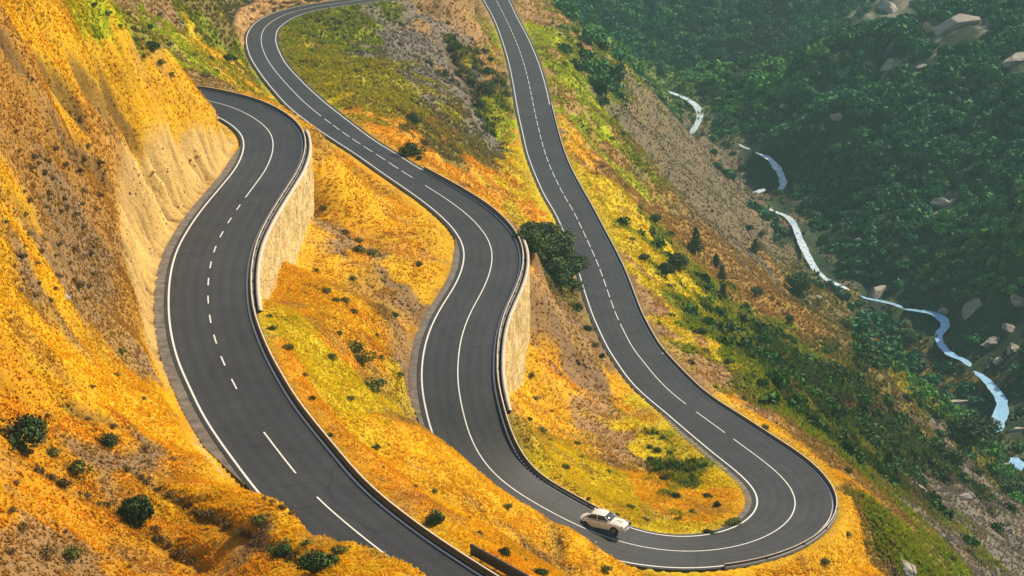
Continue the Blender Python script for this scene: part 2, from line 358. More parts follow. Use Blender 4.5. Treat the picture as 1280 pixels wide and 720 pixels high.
# ------------------------------------------------------------------ terrain control points (picture point + elevation)
TP = """0 720 36.5;0 600 39;0 400 42;0 200 47;0 0 53;100 700 34.5;100 560 35.5;200 640 33;200 560 32.5;300 700 32.5;100 400 36.5;100 200 40;100 50 44;
170 50 40;85 0 46;240 110 31;285 153 25.2;200 160 30.5;250 158 28;152 175 33;150 220 33.2;155 290 32;175 370 31.5;195 440 30.6;225 500 30.8;265 572 31.3;
313 605 33.0;336 617 33.6;366 633 34.6;410 655 35.2;437 670 35.6;480 690 36;522 711 36.4;400 700 34.6;
250 40 12;170 20 22;200 80 18;120 5 28;270 0 14;260 100 15;290 95 8;220 85 16;-60 -60 50;
383 268 14;350 325 19.5;325 372 24;400 200 14;430 230 11;450 300 12;500 300 12;563 291 11.7;400 300 16;380 350 20;350 400 23.5;450 400 17;500 400 15;527 395 14;
500 450 15;510 520 14;400 480 21;450 560 18.5;549 550 14.3;576 569 13.8;610 600 12.2;647 625 10.6;678 643 9.0;710 660 7.4;732 674 5.9;753 691 4.0;
500 640 20;600 700 17;600 660 14;520 640 19;650 700 12;700 700 8.5;560 620 16;520 580 18;450 520 20;430 580 22;360 440 24.5;640 720 14;720 720 7;
400 60 -4;420 100 0;500 150 2;500 100 -6;560 60 -14;560 120 -10;600 120 -15;620 200 -14;560 180 -4;600 250 0;640 250 -12;650 290 -6;
655 440 1.1;640 505 4.5;700 400 -6;680 400 -3;700 340 -8;730 480 -5;660 480 0;700 560 3;760 560 -2;800 520 -7;850 580 -3.5;900 610 -1.5;850 640 0;780 620 1.5;720 600 4;
720 60 -30;760 120 -42;800 200 -45;850 150 -62;900 250 -60;860 320 -36;800 300 -24;950 400 -45;1100 450 -62;1200 520 -82;1000 480 -32;1100 560 -42;1200 600 -60;1280 620 -88;
1062 600 -2;1100 640 -14;1200 680 -36;1280 710 -52;1150 715 -18;1060 700 -4;950 718 1;900 480 -12;860 400 -20;820 350 -19;760 220 -28;720 160 -24;700 100 -24;
820 105 -82;872 140 -84;932 183 -85.5;978 228 -86.5;958 262 -87;990 275 -88;1015 330 -89;1085 375 -90;1175 395 -91;1175 425 -91.5;1230 470 -92.5;1250 500 -93;1248 530 -93.5;1275 585 -94;
1100 300 -82;1200 300 -79.5;1280 300 -72.5;1280 400 -84;1280 460 -87;1100 200 -75;1280 200 -65;1280 100 -55;1280 0 -45;1000 200 -80;1000 150 -72;950 100 -76;1000 80 -68;1100 50 -58;
1200 8 -51;1100 100 -66;870 95 -81;800 85 -80;780 60 -76;730 20 -62"""
pts = np.array([[float(a) for a in t.split()] for t in TP.replace('\n', '').split(';')])
CT = unproject(pts[:, 0], pts[:, 1], pts[:, 2])
ctl = [CT]
for rd, drop in ((UP, UP_DROP), (LO, LO_DROP)):
    ii = np.arange(0, len(rd.S), int(11 / rd.step))
    ctl.append(rd.at(ii, rd.lo_[ii] - 1.0))
    i2 = ii[drop[ii] < .5]
    ctl.append(rd.at(i2, rd.hi_[i2] + 1.0))
    i3 = ii[drop[ii] >= .5]
    w = rd.at(i3, rd.hi_[i3] + 1.6); w[:, 2] -= drop[i3]; ctl.append(w)
far = np.array([(0,760,-108),(60,800,-118),(130,800,-112),(220,790,-85),(-80,760,-90),(300,760,-40),(60,860,-102),(160,860,-95),(0,860,-100),(-100,880,-85),(260,860,-60),
 (80,900,-88),(180,905,-80),(0,905,-88),(80,1050,-45),(220,1050,-30),(-120,1050,-40),(0,1400,60),(300,1400,70),(-300,1300,60),(-180,500,30),(-150,350,60),(-120,200,85),(-90,110,65),(-200,700,10),
 (260,600,-5),(240,450,-45),(220,350,-68),(400,500,40),(350,800,20),(200,250,-75),(120,180,-60),(120,120,-55),(60,120,-22),(30,110,3),(-60,60,50),(0,60,35),(60,60,-5),(150,300,-85),(-70,150,60),(-75,240,48),(-90,300,42)], float)
ctl.append(far)
CTL = np.vstack(ctl)
# thin plate spline
XS = 100.
def tps_k(r2): return np.where(r2 > 1e-12, .5 * r2 * np.log(np.maximum(r2, 1e-12)), 0)
def tps_fit(P, z, lam):
    q = P / XS; n = len(q)
    r2 = ((q[:, None] - q[None]) ** 2).sum(-1)
    K = tps_k(r2) + lam * np.eye(n); A = np.zeros((n + 3, n + 3)); A[:n, :n] = K
    Q = np.c_[np.ones(n), q]; A[:n, n:] = Q; A[n:, :n] = Q.T
    return np.linalg.solve(A, np.r_[z, 0, 0, 0])
TW = tps_fit(CTL[:, :2], CTL[:, 2], 2e-4)
def tps_eval(x, y):
    sh = x.shape; x = x.ravel() / XS; y = y.ravel() / XS; out = np.empty(len(x)); q = CTL[:, :2] / XS
    for a in range(0, len(x), 20000):
        xx = x[a:a + 20000, None]; yy = y[a:a + 20000, None]
        r2 = (xx - q[None, :, 0]) ** 2 + (yy - q[None, :, 1]) ** 2
        out[a:a + 20000] = tps_k(r2) @ TW[:-3] + TW[-3] + TW[-2] * xx[:, 0] + TW[-1] * yy[:, 0]
    return out.reshape(sh)

# grid axes (metres)
def axis(lo, hi, f):
    v = [lo]
    while v[-1] < hi: v.append(v[-1] + f(v[-1]))
    return np.array(v)
xr = axis(55, 420, lambda x: .35 + (x - 55) * .03)
xl = -axis(48, 320, lambda x: .35 + (x - 48) * .03)[::-1]
GX = np.r_[xl, np.arange(-47.7, 54.8, .35), xr]
GY = axis(50, 1450, lambda y: .3 if 100 < y < 200 else (.6 if y < 100 else .3 * (y / 200) ** 1.6))
print('grid', len(GX), len(GY))
# coarse evaluation of the spline then bilinear upsampling with cubic-ish smoothness (2 m cells)
cx = axis(GX[0], GX[-1] + 2, lambda x: 1.5 if -60 < x < 70 else 4); cy = axis(GY[0], GY[-1] + 5, lambda y: 1.5 if y < 320 else 1.5 * (y / 320) ** 1.5)
CXX, CYY = np.meshgrid(cx, cy)
BASE = tps_eval(CXX, CYY)
def interp2(ax, ay, Z, x, y):
    i = np.clip(np.searchsorted(ax, x) - 1, 0, len(ax) - 2); j = np.clip(np.searchsorted(ay, y) - 1, 0, len(ay) - 2)
    fx = np.clip((x - ax[i]) / (ax[i + 1] - ax[i]), 0, 1); fy = np.clip((y - ay[j]) / (ay[j + 1] - ay[j]), 0, 1)
    return (Z[j, i] * (1 - fx) + Z[j, i + 1] * fx) * (1 - fy) + (Z[j + 1, i] * (1 - fx) + Z[j + 1, i + 1] * fx) * fy
XX, YY = np.meshgrid(GX, GY)
HH = interp2(cx, cy, BASE, XX.ravel(), YY.ravel()).reshape(XX.shape)

# ---- nearest road samples
ROADMASK = np.full(XX.shape, 99., np.float32)       # distance outside the asphalt edge
def road_info(rd, x, y, maxd=16):
    st = 2; P = rd.P[::st]; n = len(x)
    best = np.full(n, 1e9); bi = np.zeros(n, int)
    for a in range(0, n, 40000):
        xx = x[a:a + 40000]; yy = y[a:a + 40000]
        lo = P[:, 1] > yy.min() - maxd; lo &= P[:, 1] < yy.max() + maxd
        if not lo.any(): continue
        k = np.where(lo)[0]
        d = (xx[:, None] - P[None, k, 0]) ** 2 + (yy[:, None] - P[None, k, 1]) ** 2
        m = d.argmin(1); best[a:a + 40000] = d[np.arange(len(xx)), m]; bi[a:a + 40000] = k[m] * st
    return np.sqrt(best), bi
def sstep(t): t = np.clip(t, 0, 1); return t * t * (3 - 2 * t)
# roughness of the land
D_ = np.hypot(XX, YY)
rough = fbm(XX / 9, YY / 9, 1, 3) * .8 + fbm(XX / 2.2, YY / 2.2, 5, 3) * .28 + fbm((XX + YY * .4) / 26, (YY - XX) / 40, 9, 3) * 1.1
rough *= np.clip(D_ / 300, .55, 3)
gul = np.abs(fbm((XX * .9 - YY * .3) / 14, (YY + XX * .2) / 45, 33, 3))      # erosion rills running down to the right
lefthill = .7 * sstep((-XX - 12 - (YY - 120) * .04) / 8) * sstep((260 - YY) / 40)
rough += lefthill * (fbm((XX + YY * .12) / 9, (YY - XX * .1) / 1.7, 44, 4) * .75 - np.clip(.13 - np.abs(fbm((XX + YY * .2) / 12, (YY - XX * .2) / 3.2, 45, 3)), 0, 1) * 6)
rough -= np.clip(.16 - gul, 0, 1) * 6 * np.clip(D_ / 300, .4, 2)
WFL = np.zeros(XX.size, bool)
flat = XX.ravel(); flaty = YY.ravel(); selr = (flaty < 720) & (np.abs(flat) < 75)
Hf = HH.ravel(); keep = np.ones(len(flat)); RM = ROADMASK.ravel()
tgt = np.zeros(len(flat)); wsum = np.zeros(len(flat))
for rd, drop, name in ((UP, UP_DROP, 'u'), (LO, LO_DROP, 'l')):
    k = np.where(selr)[0]
    d, bi = road_info(rd, flat[k], flaty[k])
    m = d < 16; k = k[m]; bi = bi[m]
    s_ = (flat[k] - rd.P[bi, 0]) * rd.N[bi, 0] + (flaty[k] - rd.P[bi, 1]) * rd.N[bi, 1]
    e_hi = s_ - (rd.hi_[bi] + np.where(drop[bi] > .3, .25, .95)); e_lo = (rd.lo_[bi] - 1.25) - s_
    e = np.maximum(e_hi, e_lo); hi = e_hi > e_lo
    L = np.where(hi, np.where(drop[bi] > .3, .3, 3.5), (ULOL if name == 'u' else LLOL)[bi])
    w = 1 - sstep(e / L)
    cutrock = 0
    zt = rd.P[bi, 2] - .06 - .22 * (e < -.55)
    better = w > wsum[k]
    kk = k[better]; tgt[kk] = zt[better]; wsum[kk] = w[better]
    RM[k] = np.minimum(RM[k], e)
    WFL[k] |= hi & (drop[bi] > .3) & (e < 1.2)
    keep[k] = np.minimum(keep[k], sstep((e - np.where(hi & (drop[bi] > .3), 3, 0)) / 6))
HH = (Hf + rough.ravel() * keep)
HH = HH * (1 - wsum) + tgt * wsum
HH = HH.reshape(XX.shape); ROADMASK = RM.reshape(XX.shape)
# direction-of-road coordinates beside the upper road, for the flutes of the excavated face
du, biu = road_info(UP, flat[selr], flaty[selr]); SU = np.zeros(len(flat)); EU = np.full(len(flat), 99.)
SU[selr] = UP.S[biu]; EU[selr] = (UP.lo_[biu] - 1.25) - ((flat[selr] - UP.P[biu, 0]) * UP.N[biu, 0] + (flaty[selr] - UP.P[biu, 1]) * UP.N[biu, 1])
EU[selr] = np.where(du < 16, EU[selr], 99)

def ground(x, y): return interp2(GX, GY, HH, np.asarray(x, float), np.asarray(y, float))
def hit(u, v, tmin=85., tmax=1350.):
    u = np.atleast_1d(np.asarray(u, float)); v = np.atleast_1d(np.asarray(v, float))
    a = (u - 640) / F_PX; b = (v - 360) / F_PX; dx = a; dy = CP - b * SP; dz = -SP - b * CP
    t = np.full(u.shape, tmin); done = np.zeros(u.shape, bool)
    for _ in range(1600):
        g = ground(dx * t, dy * t); gap = CAM_H + dz * t - g
        done |= gap <= 0.02
        if done.all(): break
        t = np.where(done, t, t + np.clip(gap * .6, .08, 6)); 
        if (t > tmax).all(): break
    t = np.minimum(t, tmax)
    x = dx * t; y = dy * t
    return np.stack([x, y, ground(x, y)], 1)

# gullies
GUL = [[(0,45),(22,64)],[(58,94),(92,130)],[(105,98),(134,130)],[(137,133),(162,165)],[(78,172),(128,218)],
 [(150,577),(194,609),(243,637),(295,661),(347,690),(399,704)],[(0,557),(42,581),(87,612),(139,637),(180,664),(226,692),(260,713)],
 [(85,505),(130,520),(175,548),(215,566),(262,592),(300,606)],[(150,300),(170,350),(185,395)],[(20,255),(60,290),(100,350)],[(690,640),(700,690),(715,720)],
 [(560,60),(585,100),(600,135)],[(1000,482),(1060,510),(1130,520),(1190,545)],[(870,470),(910,500),(1000,545),(1060,580)],[(1120,560),(1180,600),(1250,650)]]
DEP = [2.2,2.6,2.6,2.6,2.2,.7,.6,.8,.8,.7,1.0,2.5,2.6,1.6,2.5]
carve = np.zeros(XX.size)
for gl, dp in zip(GUL, DEP):
    g = catmull(np.array(gl, float), 10); Wg = hit(g[:, 0], g[:, 1]); Dm = Wg[:, 1].mean(); wd = .0042 * Dm
    m_ = (flat > Wg[:, 0].min() - 4 * wd) & (flat < Wg[:, 0].max() + 4 * wd) & (flaty > Wg[:, 1].min() - 4 * wd) & (flaty < Wg[:, 1].max() + 4 * wd)
    k = np.where(m_)[0]; wx = fbm(flat[k] / 2.5, flaty[k] / 2.5, 500, 3) * wd * .8
    dd = np.full(len(k), 1e9); wp = Wg[:, :2]
    for q in range(len(wp) - 1):
        a_ = wp[q]; b_ = wp[q + 1]; ab = b_ - a_; t_ = np.clip(((flat[k] + wx - a_[0]) * ab[0] + (flaty[k] + wx - a_[1]) * ab[1]) / ((ab ** 2).sum() + 1e-9), 0, 1)
        dd = np.minimum(dd, np.hypot(flat[k] + wx - a_[0] - t_ * ab[0], flaty[k] + wx - a_[1] - t_ * ab[1]))
    carve[k] = np.maximum(carve[k], dp * np.exp(-(dd / wd) ** 2) * (.6 + .8 * vnoise(flat[k] / 2, flaty[k] / 2, 510)))
HH = HH - (carve * .6 * keep).reshape(HH.shape)
GULW = np.clip(carve / 1.0, 0, 1)

# ------------------------------------------------------------------ ground colours (what grows or lies there; M paints the wood as lit)
CL = {  # colour, tufts per m2 factor, tuft height
 'G': ((.80, .45, .005), 1.0, .17), 'O': ((.74, .36, .008), .9, .17), 'Y': ((.70, .52, .006), 1.0, .19), 'L': ((.23, .26, .013), 1.0, .32),
 'W': ((.36, .31, .010), 1.0, .26), 'V': ((.46, .50, .008), 1.0, .28), 'Q': ((.36, .21, .05), .8, .24), 'N': ((.52, .27, .045), .8, .2), 'H': ((.21, .175, .14), .45, .22), 'A': ((.17, .28, .04), .7, .4),
 'D': ((.055, .09, .016), 1.0, .6), 'S': ((.32, .20, .095), .42, .22), 'T': ((.42, .25, .10), .5, .22), 'C': ((.70, .45, .14), .03, .15),
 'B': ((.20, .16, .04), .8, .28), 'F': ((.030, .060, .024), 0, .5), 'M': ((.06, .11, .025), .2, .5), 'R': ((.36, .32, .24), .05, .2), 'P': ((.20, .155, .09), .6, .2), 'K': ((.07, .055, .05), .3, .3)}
CPT = """30 20 G;80 40 G;60 80 O;20 60 N;60 95 N;100 120 N;140 155 N;120 60 G;180 90 G;230 130 G;260 150 G;180 130 G;130 20 G;20 120 N;60 150 N;110 180 N;20 180 N;40 220 S;90 240 S;20 280 G;100 300 S;
70 350 S;130 230 N;140 320 N;30 380 G;90 430 G;150 480 G;160 400 N;60 480 G;190 540 G;20 460 O;110 520 O;145 545 S;200 565 O;30 580 O;80 640 O;150 605 S;60 560 O;190 640 O;150 680 O;250 620 G;300 650 G;260 670 O;300 690 S;330 705 O;380 690 G;450 705 G;
350 660 G;100 714 T;60 705 T;200 700 O;230 590 G;20 650 O;
180 220 C;230 200 C;270 180 C;165 180 C;220 250 C;160 240 C;175 300 C;188 350 C;195 400 C;210 460 C;235 510 C;262 560 C;170 265 C;
110 5 V;150 25 V;165 8 S;190 15 S;230 20 L;280 20 B;200 45 V;250 50 L;210 70 S;240 92 S;280 80 Y;320 110 W;300 95 G;290 60 L;270 3 B;175 40 L;
370 130 Y;400 180 G;400 230 G;440 220 G;500 260 G;550 290 G;440 270 O;470 320 O;430 300 S;490 340 S;540 340 G;520 380 S;400 330 G;390 380 G;350 405 Y;400 440 Y;440 490 Y;480 520 Y;345 450 O;370 480 O;
400 520 O;440 570 O;500 580 G;560 600 G;480 620 O;540 640 G;600 640 G;650 670 G;600 690 O;700 700 S;690 660 G;500 470 S;505 520 S;450 420 O;420 390 G;520 550 G;640 710 G;740 715 G;
370 50 W;390 80 W;430 110 W;455 130 W;400 40 L;440 50 L;440 32 L;410 25 L;470 90 W;480 35 H;500 60 H;540 100 H;580 135 H;560 40 T;590 60 T;560 80 H;520 40 H;605 90 D;608 60 T;600 130 D;620 110 W;617 60 W;630 150 V;640 190 Y;655 230 Y;
675 270 Y;500 130 W;480 150 O;530 160 B;550 200 O;600 210 O;600 250 O;640 262 O;520 190 O;570 160 B;
670 350 T;690 340 B;700 380 S;720 420 S;750 460 S;700 440 O;680 480 G;700 500 G;740 520 T;760 550 T;785 565 S;660 540 Y;690 560 Y;720 590 Y;760 610 Y;800 635 Y;850 655 Y;780 490 G;
810 540 Y;840 560 L;830 580 D;860 600 L;820 612 G;880 635 G;900 600 Y;925 620 G;870 565 Y;
655 15 T;675 40 V;690 50 V;700 75 L;685 85 T;720 110 V;750 140 V;705 140 T;725 150 V;770 165 L;760 100 L;740 60 L;715 175 G;740 195 T;760 215 Q;800 180 P;830 160 P;790 120 P;850 200 P;880 240 P;
900 200 P;1090 640 L;1130 660 L;1180 690 L;1160 620 H;1210 640 H;1120 590 D;1085 590 L;1140 600 H;1030 545 L;1000 545 Q;1045 590 Q;1080 610 Q;1095 690 Q;820 200 P;840 230 P;860 260 P;780 190 Q;800 240 Q;820 265 Q;960 75 K;1020 60 K;870 80 K;930 85 K;1080 45 K;770 62 A;800 76 A;830 88 A;745 45 A;735 170 V;765 195 V;855 97 M;880 100 M;950 102 M;990 95 M;850 150 P;880 200 P;910 240 P;940 270 P;980 320 P;1000 350 B;1040 390 B;1080 420 B;1120 450 B;760 245 Y;780 280 Y;800 330 Y;800 360 T;840 280 Q;880 290 Q;920 330 Q;830 320 L;860 370 Y;840 400 Y;810 395 T;880 400 L;920 420 L;950 460 L;900 460 L;980 400 Q;960 350 Q;1000 440 L;1050 430 B;
1100 440 B;1020 370 B;960 290 P;920 270 P;1150 480 B;1190 500 B;1100 490 B;1150 530 B;1150 505 W;1080 500 D;1130 545 D;1020 500 D;1100 590 D;1040 545 D;980 480 D;1150 585 D;960 440 D;900 430 L;1000 490 D;1060 520 D;870 465 T;890 490 T;950 500 L;1000 530 L;1050 560 L;1100 560 D;940 522 G;985 552 G;1030 582 G;1060 620 G;
1070 660 G;1020 702 G;1100 620 Q;1110 660 Q;1150 640 B;1180 610 H;1230 610 H;1200 660 L;1250 690 H;1150 700 L;1120 700 K;980 714 G;920 718 G;1050 540 L;1000 510 D;1270 650 H;1220 710 H;
1230 560 M;1170 560 D;
900 50 F;1000 30 F;1100 60 F;1100 150 F;1200 100 F;1200 200 F;1275 150 F;1000 150 F;950 180 F;1050 200 F;1250 270 M;1180 300 M;1100 280 F;1280 350 M;1100 350 F;1230 330 F;860 100 M;820 80 M;900 110 M;780 60 F;
850 40 F;720 12 F;760 30 F;1110 8 R;1195 25 R;1110 75 R;1270 70 R;1070 85 R;1200 150 F;1150 100 F;1240 60 F;1000 220 F;1040 260 F;1050 310 F;1150 350 F;1200 380 F;1180 245 R;1160 50 F;1240 20 F;1060 110 F;1270 430 F;1260 500 F;
840 75 K;900 82 K;1060 40 F;1150 20 F;960 90 P;1150 200 F;1240 210 F;1240 130 F;1150 260 F"""
cl = [t.split() for t in CPT.replace('\n', '').split(';')]
cuv = np.array([[float(a), float(b)] for a, b, _ in cl]); ckey = [c for *_, c in cl]
cw = hit(cuv[:, 0], cuv[:, 1])
KEYS = list(CL); kidx = np.array([KEYS.index(k) for k in ckey])
CCOL = np.array([CL[k][0] for k in KEYS]); CDEN = np.array([CL[k][1] for k in KEYS]); CHGT = np.array([CL[k][2] for k in KEYS])
cwD = cw[:, 1]
def class_weights(x, y):
    n = len(x); out = np.zeros((n, len(KEYS)), np.float32)
    for a in range(0, n, 20000):
        xx = x[a:a + 20000]; yy = y[a:a + 20000]; dd = np.maximum(yy, 60)
        wx = fbm(xx / 5, yy / 7, 50, 5) * .04 * dd; wy = fbm(xx / 5, yy / 7, 90, 5) * .09 * dd
        d2 = ((xx + wx)[:, None] - cw[None, :, 0]) ** 2 + (((yy + wy)[:, None] - cw[None, :, 1]) * .36) ** 2
        d2 = d2 / (dd[:, None] * cwD[None]) + 6e-6
        w = d2 ** -2.6
        for c in range(len(KEYS)):
            m = kidx == c
            if m.any(): out[a:a + 20000, c] = w[:, m].sum(1) * {'R': .22, 'K': .8, 'C': 1.5, 'F': 1.4, 'D': 1.3}.get(KEYS[c], 1)
    return out / out.sum(1, keepdims=True)
CW = class_weights(XX.ravel(), YY.ravel())
cpx = [(291,163),(270,158),(250,156),(225,156),(200,158),(175,163),(152,173),(146,195),(144,220),(146,255),(150,290),(158,330),(168,370),(176,405),(187,440),(203,470),(220,500),(240,540),(258,575),(280,598)]
tope = hit([p[0] for p in cpx], [p[1] for p in cpx])[:, :2]
bi_ = np.arange(ui0 := UP.idx_px(297, 163), UP.idx_px(292, 600), 6); bote = UP.at(bi_, UP.lo_[bi_] - .9)[:, :2]
poly = np.vstack([tope, bote[::-1]])
wfx = flat + fbm(flat / 2, flaty / 2, 700, 3) * .5; wfy = flaty + fbm(flat / 2, flaty / 3, 710, 3) * .9
ins = np.zeros(len(flat), bool); dte = np.full(len(flat), 99.)
kb = np.where((flat > poly[:, 0].min() - 3) & (flat < poly[:, 0].max() + 3) & (flaty > poly[:, 1].min() - 3) & (flaty < poly[:, 1].max() + 3))[0]
px_, py_ = wfx[kb], wfy[kb]; c_ = np.zeros(len(kb), bool)
for q in range(len(poly)):
    x1, y1 = poly[q]; x2, y2 = poly[(q + 1) % len(poly)]
    c_ ^= ((y1 > py_) != (y2 > py_)) & (px_ < (x2 - x1) * (py_ - y1) / (y2 - y1 + 1e-12) + x1)
ins[kb] = c_; dd = np.full(len(kb), 99.)
for q in range(len(tope) - 1):
    a_ = tope[q]; ab = tope[q + 1] - a_; t_ = np.clip(((px_ - a_[0]) * ab[0] + (py_ - a_[1]) * ab[1]) / ((ab ** 2).sum()), 0, 1)
    dd = np.minimum(dd, np.hypot(px_ - a_[0] - t_ * ab[0], py_ - a_[1] - t_ * ab[1]))
dte[kb] = dd
FACE = (ins * np.clip(dte / .5, 0, 1)).astype(float)
ci, gi, oi_ = KEYS.index('C'), KEYS.index('G'), KEYS.index('O')
CW[:, gi] += CW[:, ci] * .6 * (1 - FACE); CW[:, oi_] += CW[:, ci] * .4 * (1 - FACE); CW[:, ci] *= FACE
CW *= (1 - FACE * .95)[:, None]; CW[:, ci] += FACE * .95; CW /= CW.sum(1, keepdims=True)
HH = HH - (1.7 * ins * np.clip(dte / 1.3, 0, 1) * np.clip((EU - .3) / 3.5, 0, 1)).reshape(HH.shape)
GC = CW @ CCOL
cC = CW[:, KEYS.index('C')]
onface = np.clip(EU / .8, 0, 1) * FACE
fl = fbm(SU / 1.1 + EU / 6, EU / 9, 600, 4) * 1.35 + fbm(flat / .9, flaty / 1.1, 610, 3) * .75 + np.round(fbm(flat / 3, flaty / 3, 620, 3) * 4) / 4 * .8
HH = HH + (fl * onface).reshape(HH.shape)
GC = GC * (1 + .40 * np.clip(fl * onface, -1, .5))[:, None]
# mottling of vegetation and earth at several sizes
mott = fbm(XX / 5, YY / 7, 120, 4).ravel(); mott2 = fbm(XX / 1.3, YY / 2.0, 140, 3).ravel()
GC = GC * (1 + .22 * mott + .16 * mott2)[:, None]
gw = (GULW * .7 * keep)[:, None]
GC = GC * (1 - gw) + np.array([.11, .065, .035]) * gw
tan = np.array([.42, .25, .11])
rl = np.clip((fbm(XX / 3.2, YY / 5, 160, 4).ravel() - .30) * 3, 0, .35)[:, None] * (1 - CW[:, KEYS.index('F')] - CW[:, KEYS.index('M')])[:, None]
GC = GC * (1 - rl) + tan * rl * .8
GC = np.clip(GC, .004, .9)

nx, ny = len(GX), len(GY)
V = np.c_[XX.ravel(), YY.ravel(), HH.ravel()]
# fluted rock on the excavated face beside the upper road and roughened cuts
idx = np.arange(nx * ny).reshape(ny, nx)
Fq = np.stack([idx[:-1, :-1].ravel(), idx[:-1, 1:].ravel(), idx[1:, 1:].ravel(), idx[1:, :-1].ravel()], 1)
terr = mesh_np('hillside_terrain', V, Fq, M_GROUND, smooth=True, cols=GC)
tag(terr, kind='structure')

# ------------------------------------------------------------------ roads
def ribbon(name, rd, i0, i1, oa, ob, dz, mat, parent=None, step=1, cross=1, uv=True, crown=0, loc0=None):
    ii = np.arange(i0, i1, step)
    if len(ii) < 2: return None
    if ii[-1] != i1 - 1: ii = np.r_[ii, i1 - 1]
    a = oa[ii] if np.ndim(oa) else np.full(len(ii), oa); b = ob[ii] if np.ndim(ob) else np.full(len(ii), ob)
    ts = np.linspace(0, 1, cross + 1)
    V = []; U = []
    for t in ts:
        o_ = a * (1 - t) + b * t
        p = rd.at(ii, o_, dz); V.append(p); U.append(np.stack([o_, rd.S[ii]], 1))
    n = len(ii); V = np.vstack(V); U = np.vstack(U)
    F_ = []
    for c in range(cross):
        k = np.arange(n - 1) + c * n; F_.append(np.stack([k, k + n, k + n + 1, k + 1], 1))
    F_ = np.vstack(F_)
    # face upward
    e1 = V[F_[0, 1]] - V[F_[0, 0]]; e2 = V[F_[0, 3]] - V[F_[0, 0]]
    if np.cross(e1, e2)[2] < 0: F_ = F_[:, ::-1]
    o = mesh_np(name, V, F_, mat, parent)
    u = o.data.uv_layers.new(name='UVMap'); li = np.empty(len(o.data.loops), np.int32); o.data.loops.foreach_get('vertex_index', li)
    u.data.foreach_set('uv', U[li].astype(np.float32).ravel())
    return o

LW = .075
def build_road(rd, name, margin_lo, margin_hi):
    n = len(rd.S)
    r = ribbon(name, rd, 0, n, rd.lo_ - margin_lo, rd.hi_ + margin_hi, 0, M_ASPH, cross=6)
    tag(r, kind='structure')
    for off in (rd.lo_, rd.hi_):
        ribbon('edge_line', rd, 0, n, off - LW, off + LW, .006, M_PAINT, r)
    return r
road_u = build_road(UP, 'road', .35, .55)
road_l = build_road(LO, 'road', .45, .5)

def centre_lines(rd, road, solid, dash, L=2.6, gap=3.4):
    w = .055
    cen = gsmooth((rd.lo_ + rd.hi_) / 2, 6)
    for a, b in solid:
        i0, i1 = sorted((a, b)); ribbon('centre_line', rd, i0, i1, cen - w, cen + w, .006, M_PAINT, road)
    for a, b in dash:
        i0, i1 = sorted((a, b)); Vs = []; Fs = []; i = i0; c = 0
        while i < i1 - int(L / rd.step):
            j = i + int(L / rd.step); ii = np.arange(i, j + 1)
            A = rd.at(ii, cen[ii] - w, .006); B = rd.at(ii, cen[ii] + w, .006); k = len(ii)
            base = c; Vs += [A, B]; q = np.arange(k - 1) + base
            Fs.append(np.stack([q, q + 1, q + k + 1, q + k], 1)); c += 2 * k
            i = j + int(gap / rd.step)
        if Vs:
            V_ = np.vstack(Vs); F_ = np.vstack(Fs)
            e = np.cross(V_[F_[0, 1]] - V_[F_[0, 0]], V_[F_[0, 3]] - V_[F_[0, 0]])[2]
            mesh_np('centre_dashes', V_, F_ if e > 0 else F_[:, ::-1], M_PAINT, road)
ui = UP.idx_px
centre_lines(UP, road_u, [(0, ui(305, 249)), (ui(327, 542), ui(369, 596)), (ui(394, 622), len(UP.S))], [(ui(300, 256), ui(310, 518))], L=2.8, gap=3.6)
li = LO.idx_px
centre_lines(LO, road_l, [(0, li(402, 146)), (li(527, 232), li(915, 547)), (li(906, 541), li(867, 514)), (li(857, 505), li(775, 403))],
             [(li(405, 148), li(524, 231)), (li(774, 400), len(LO.S))], L=4.5, gap=1.6)

# gutters on the uphill side
def GT(rd, a, b, w):
    i = np.arange(len(rd.S)); return w * np.clip(np.minimum(i - a, b - i) / 16, .05, 1)
g1 = ribbon('gutter', UP, ui(339, 180), ui(369, 600), UP.lo_ - .38 - GT(UP, ui(339, 180), ui(369, 600), .77), UP.lo_ - .38, -.02, M_GUTTER); tag(g1, kind='structure')
g2 = ribbon('gutter', LO, li(604, 294), li(600, 558), LO.lo_ - .48 - GT(LO, li(604, 294), li(600, 558), .72), LO.lo_ - .48, -.02, M_GUTTER); tag(g2, kind='structure')

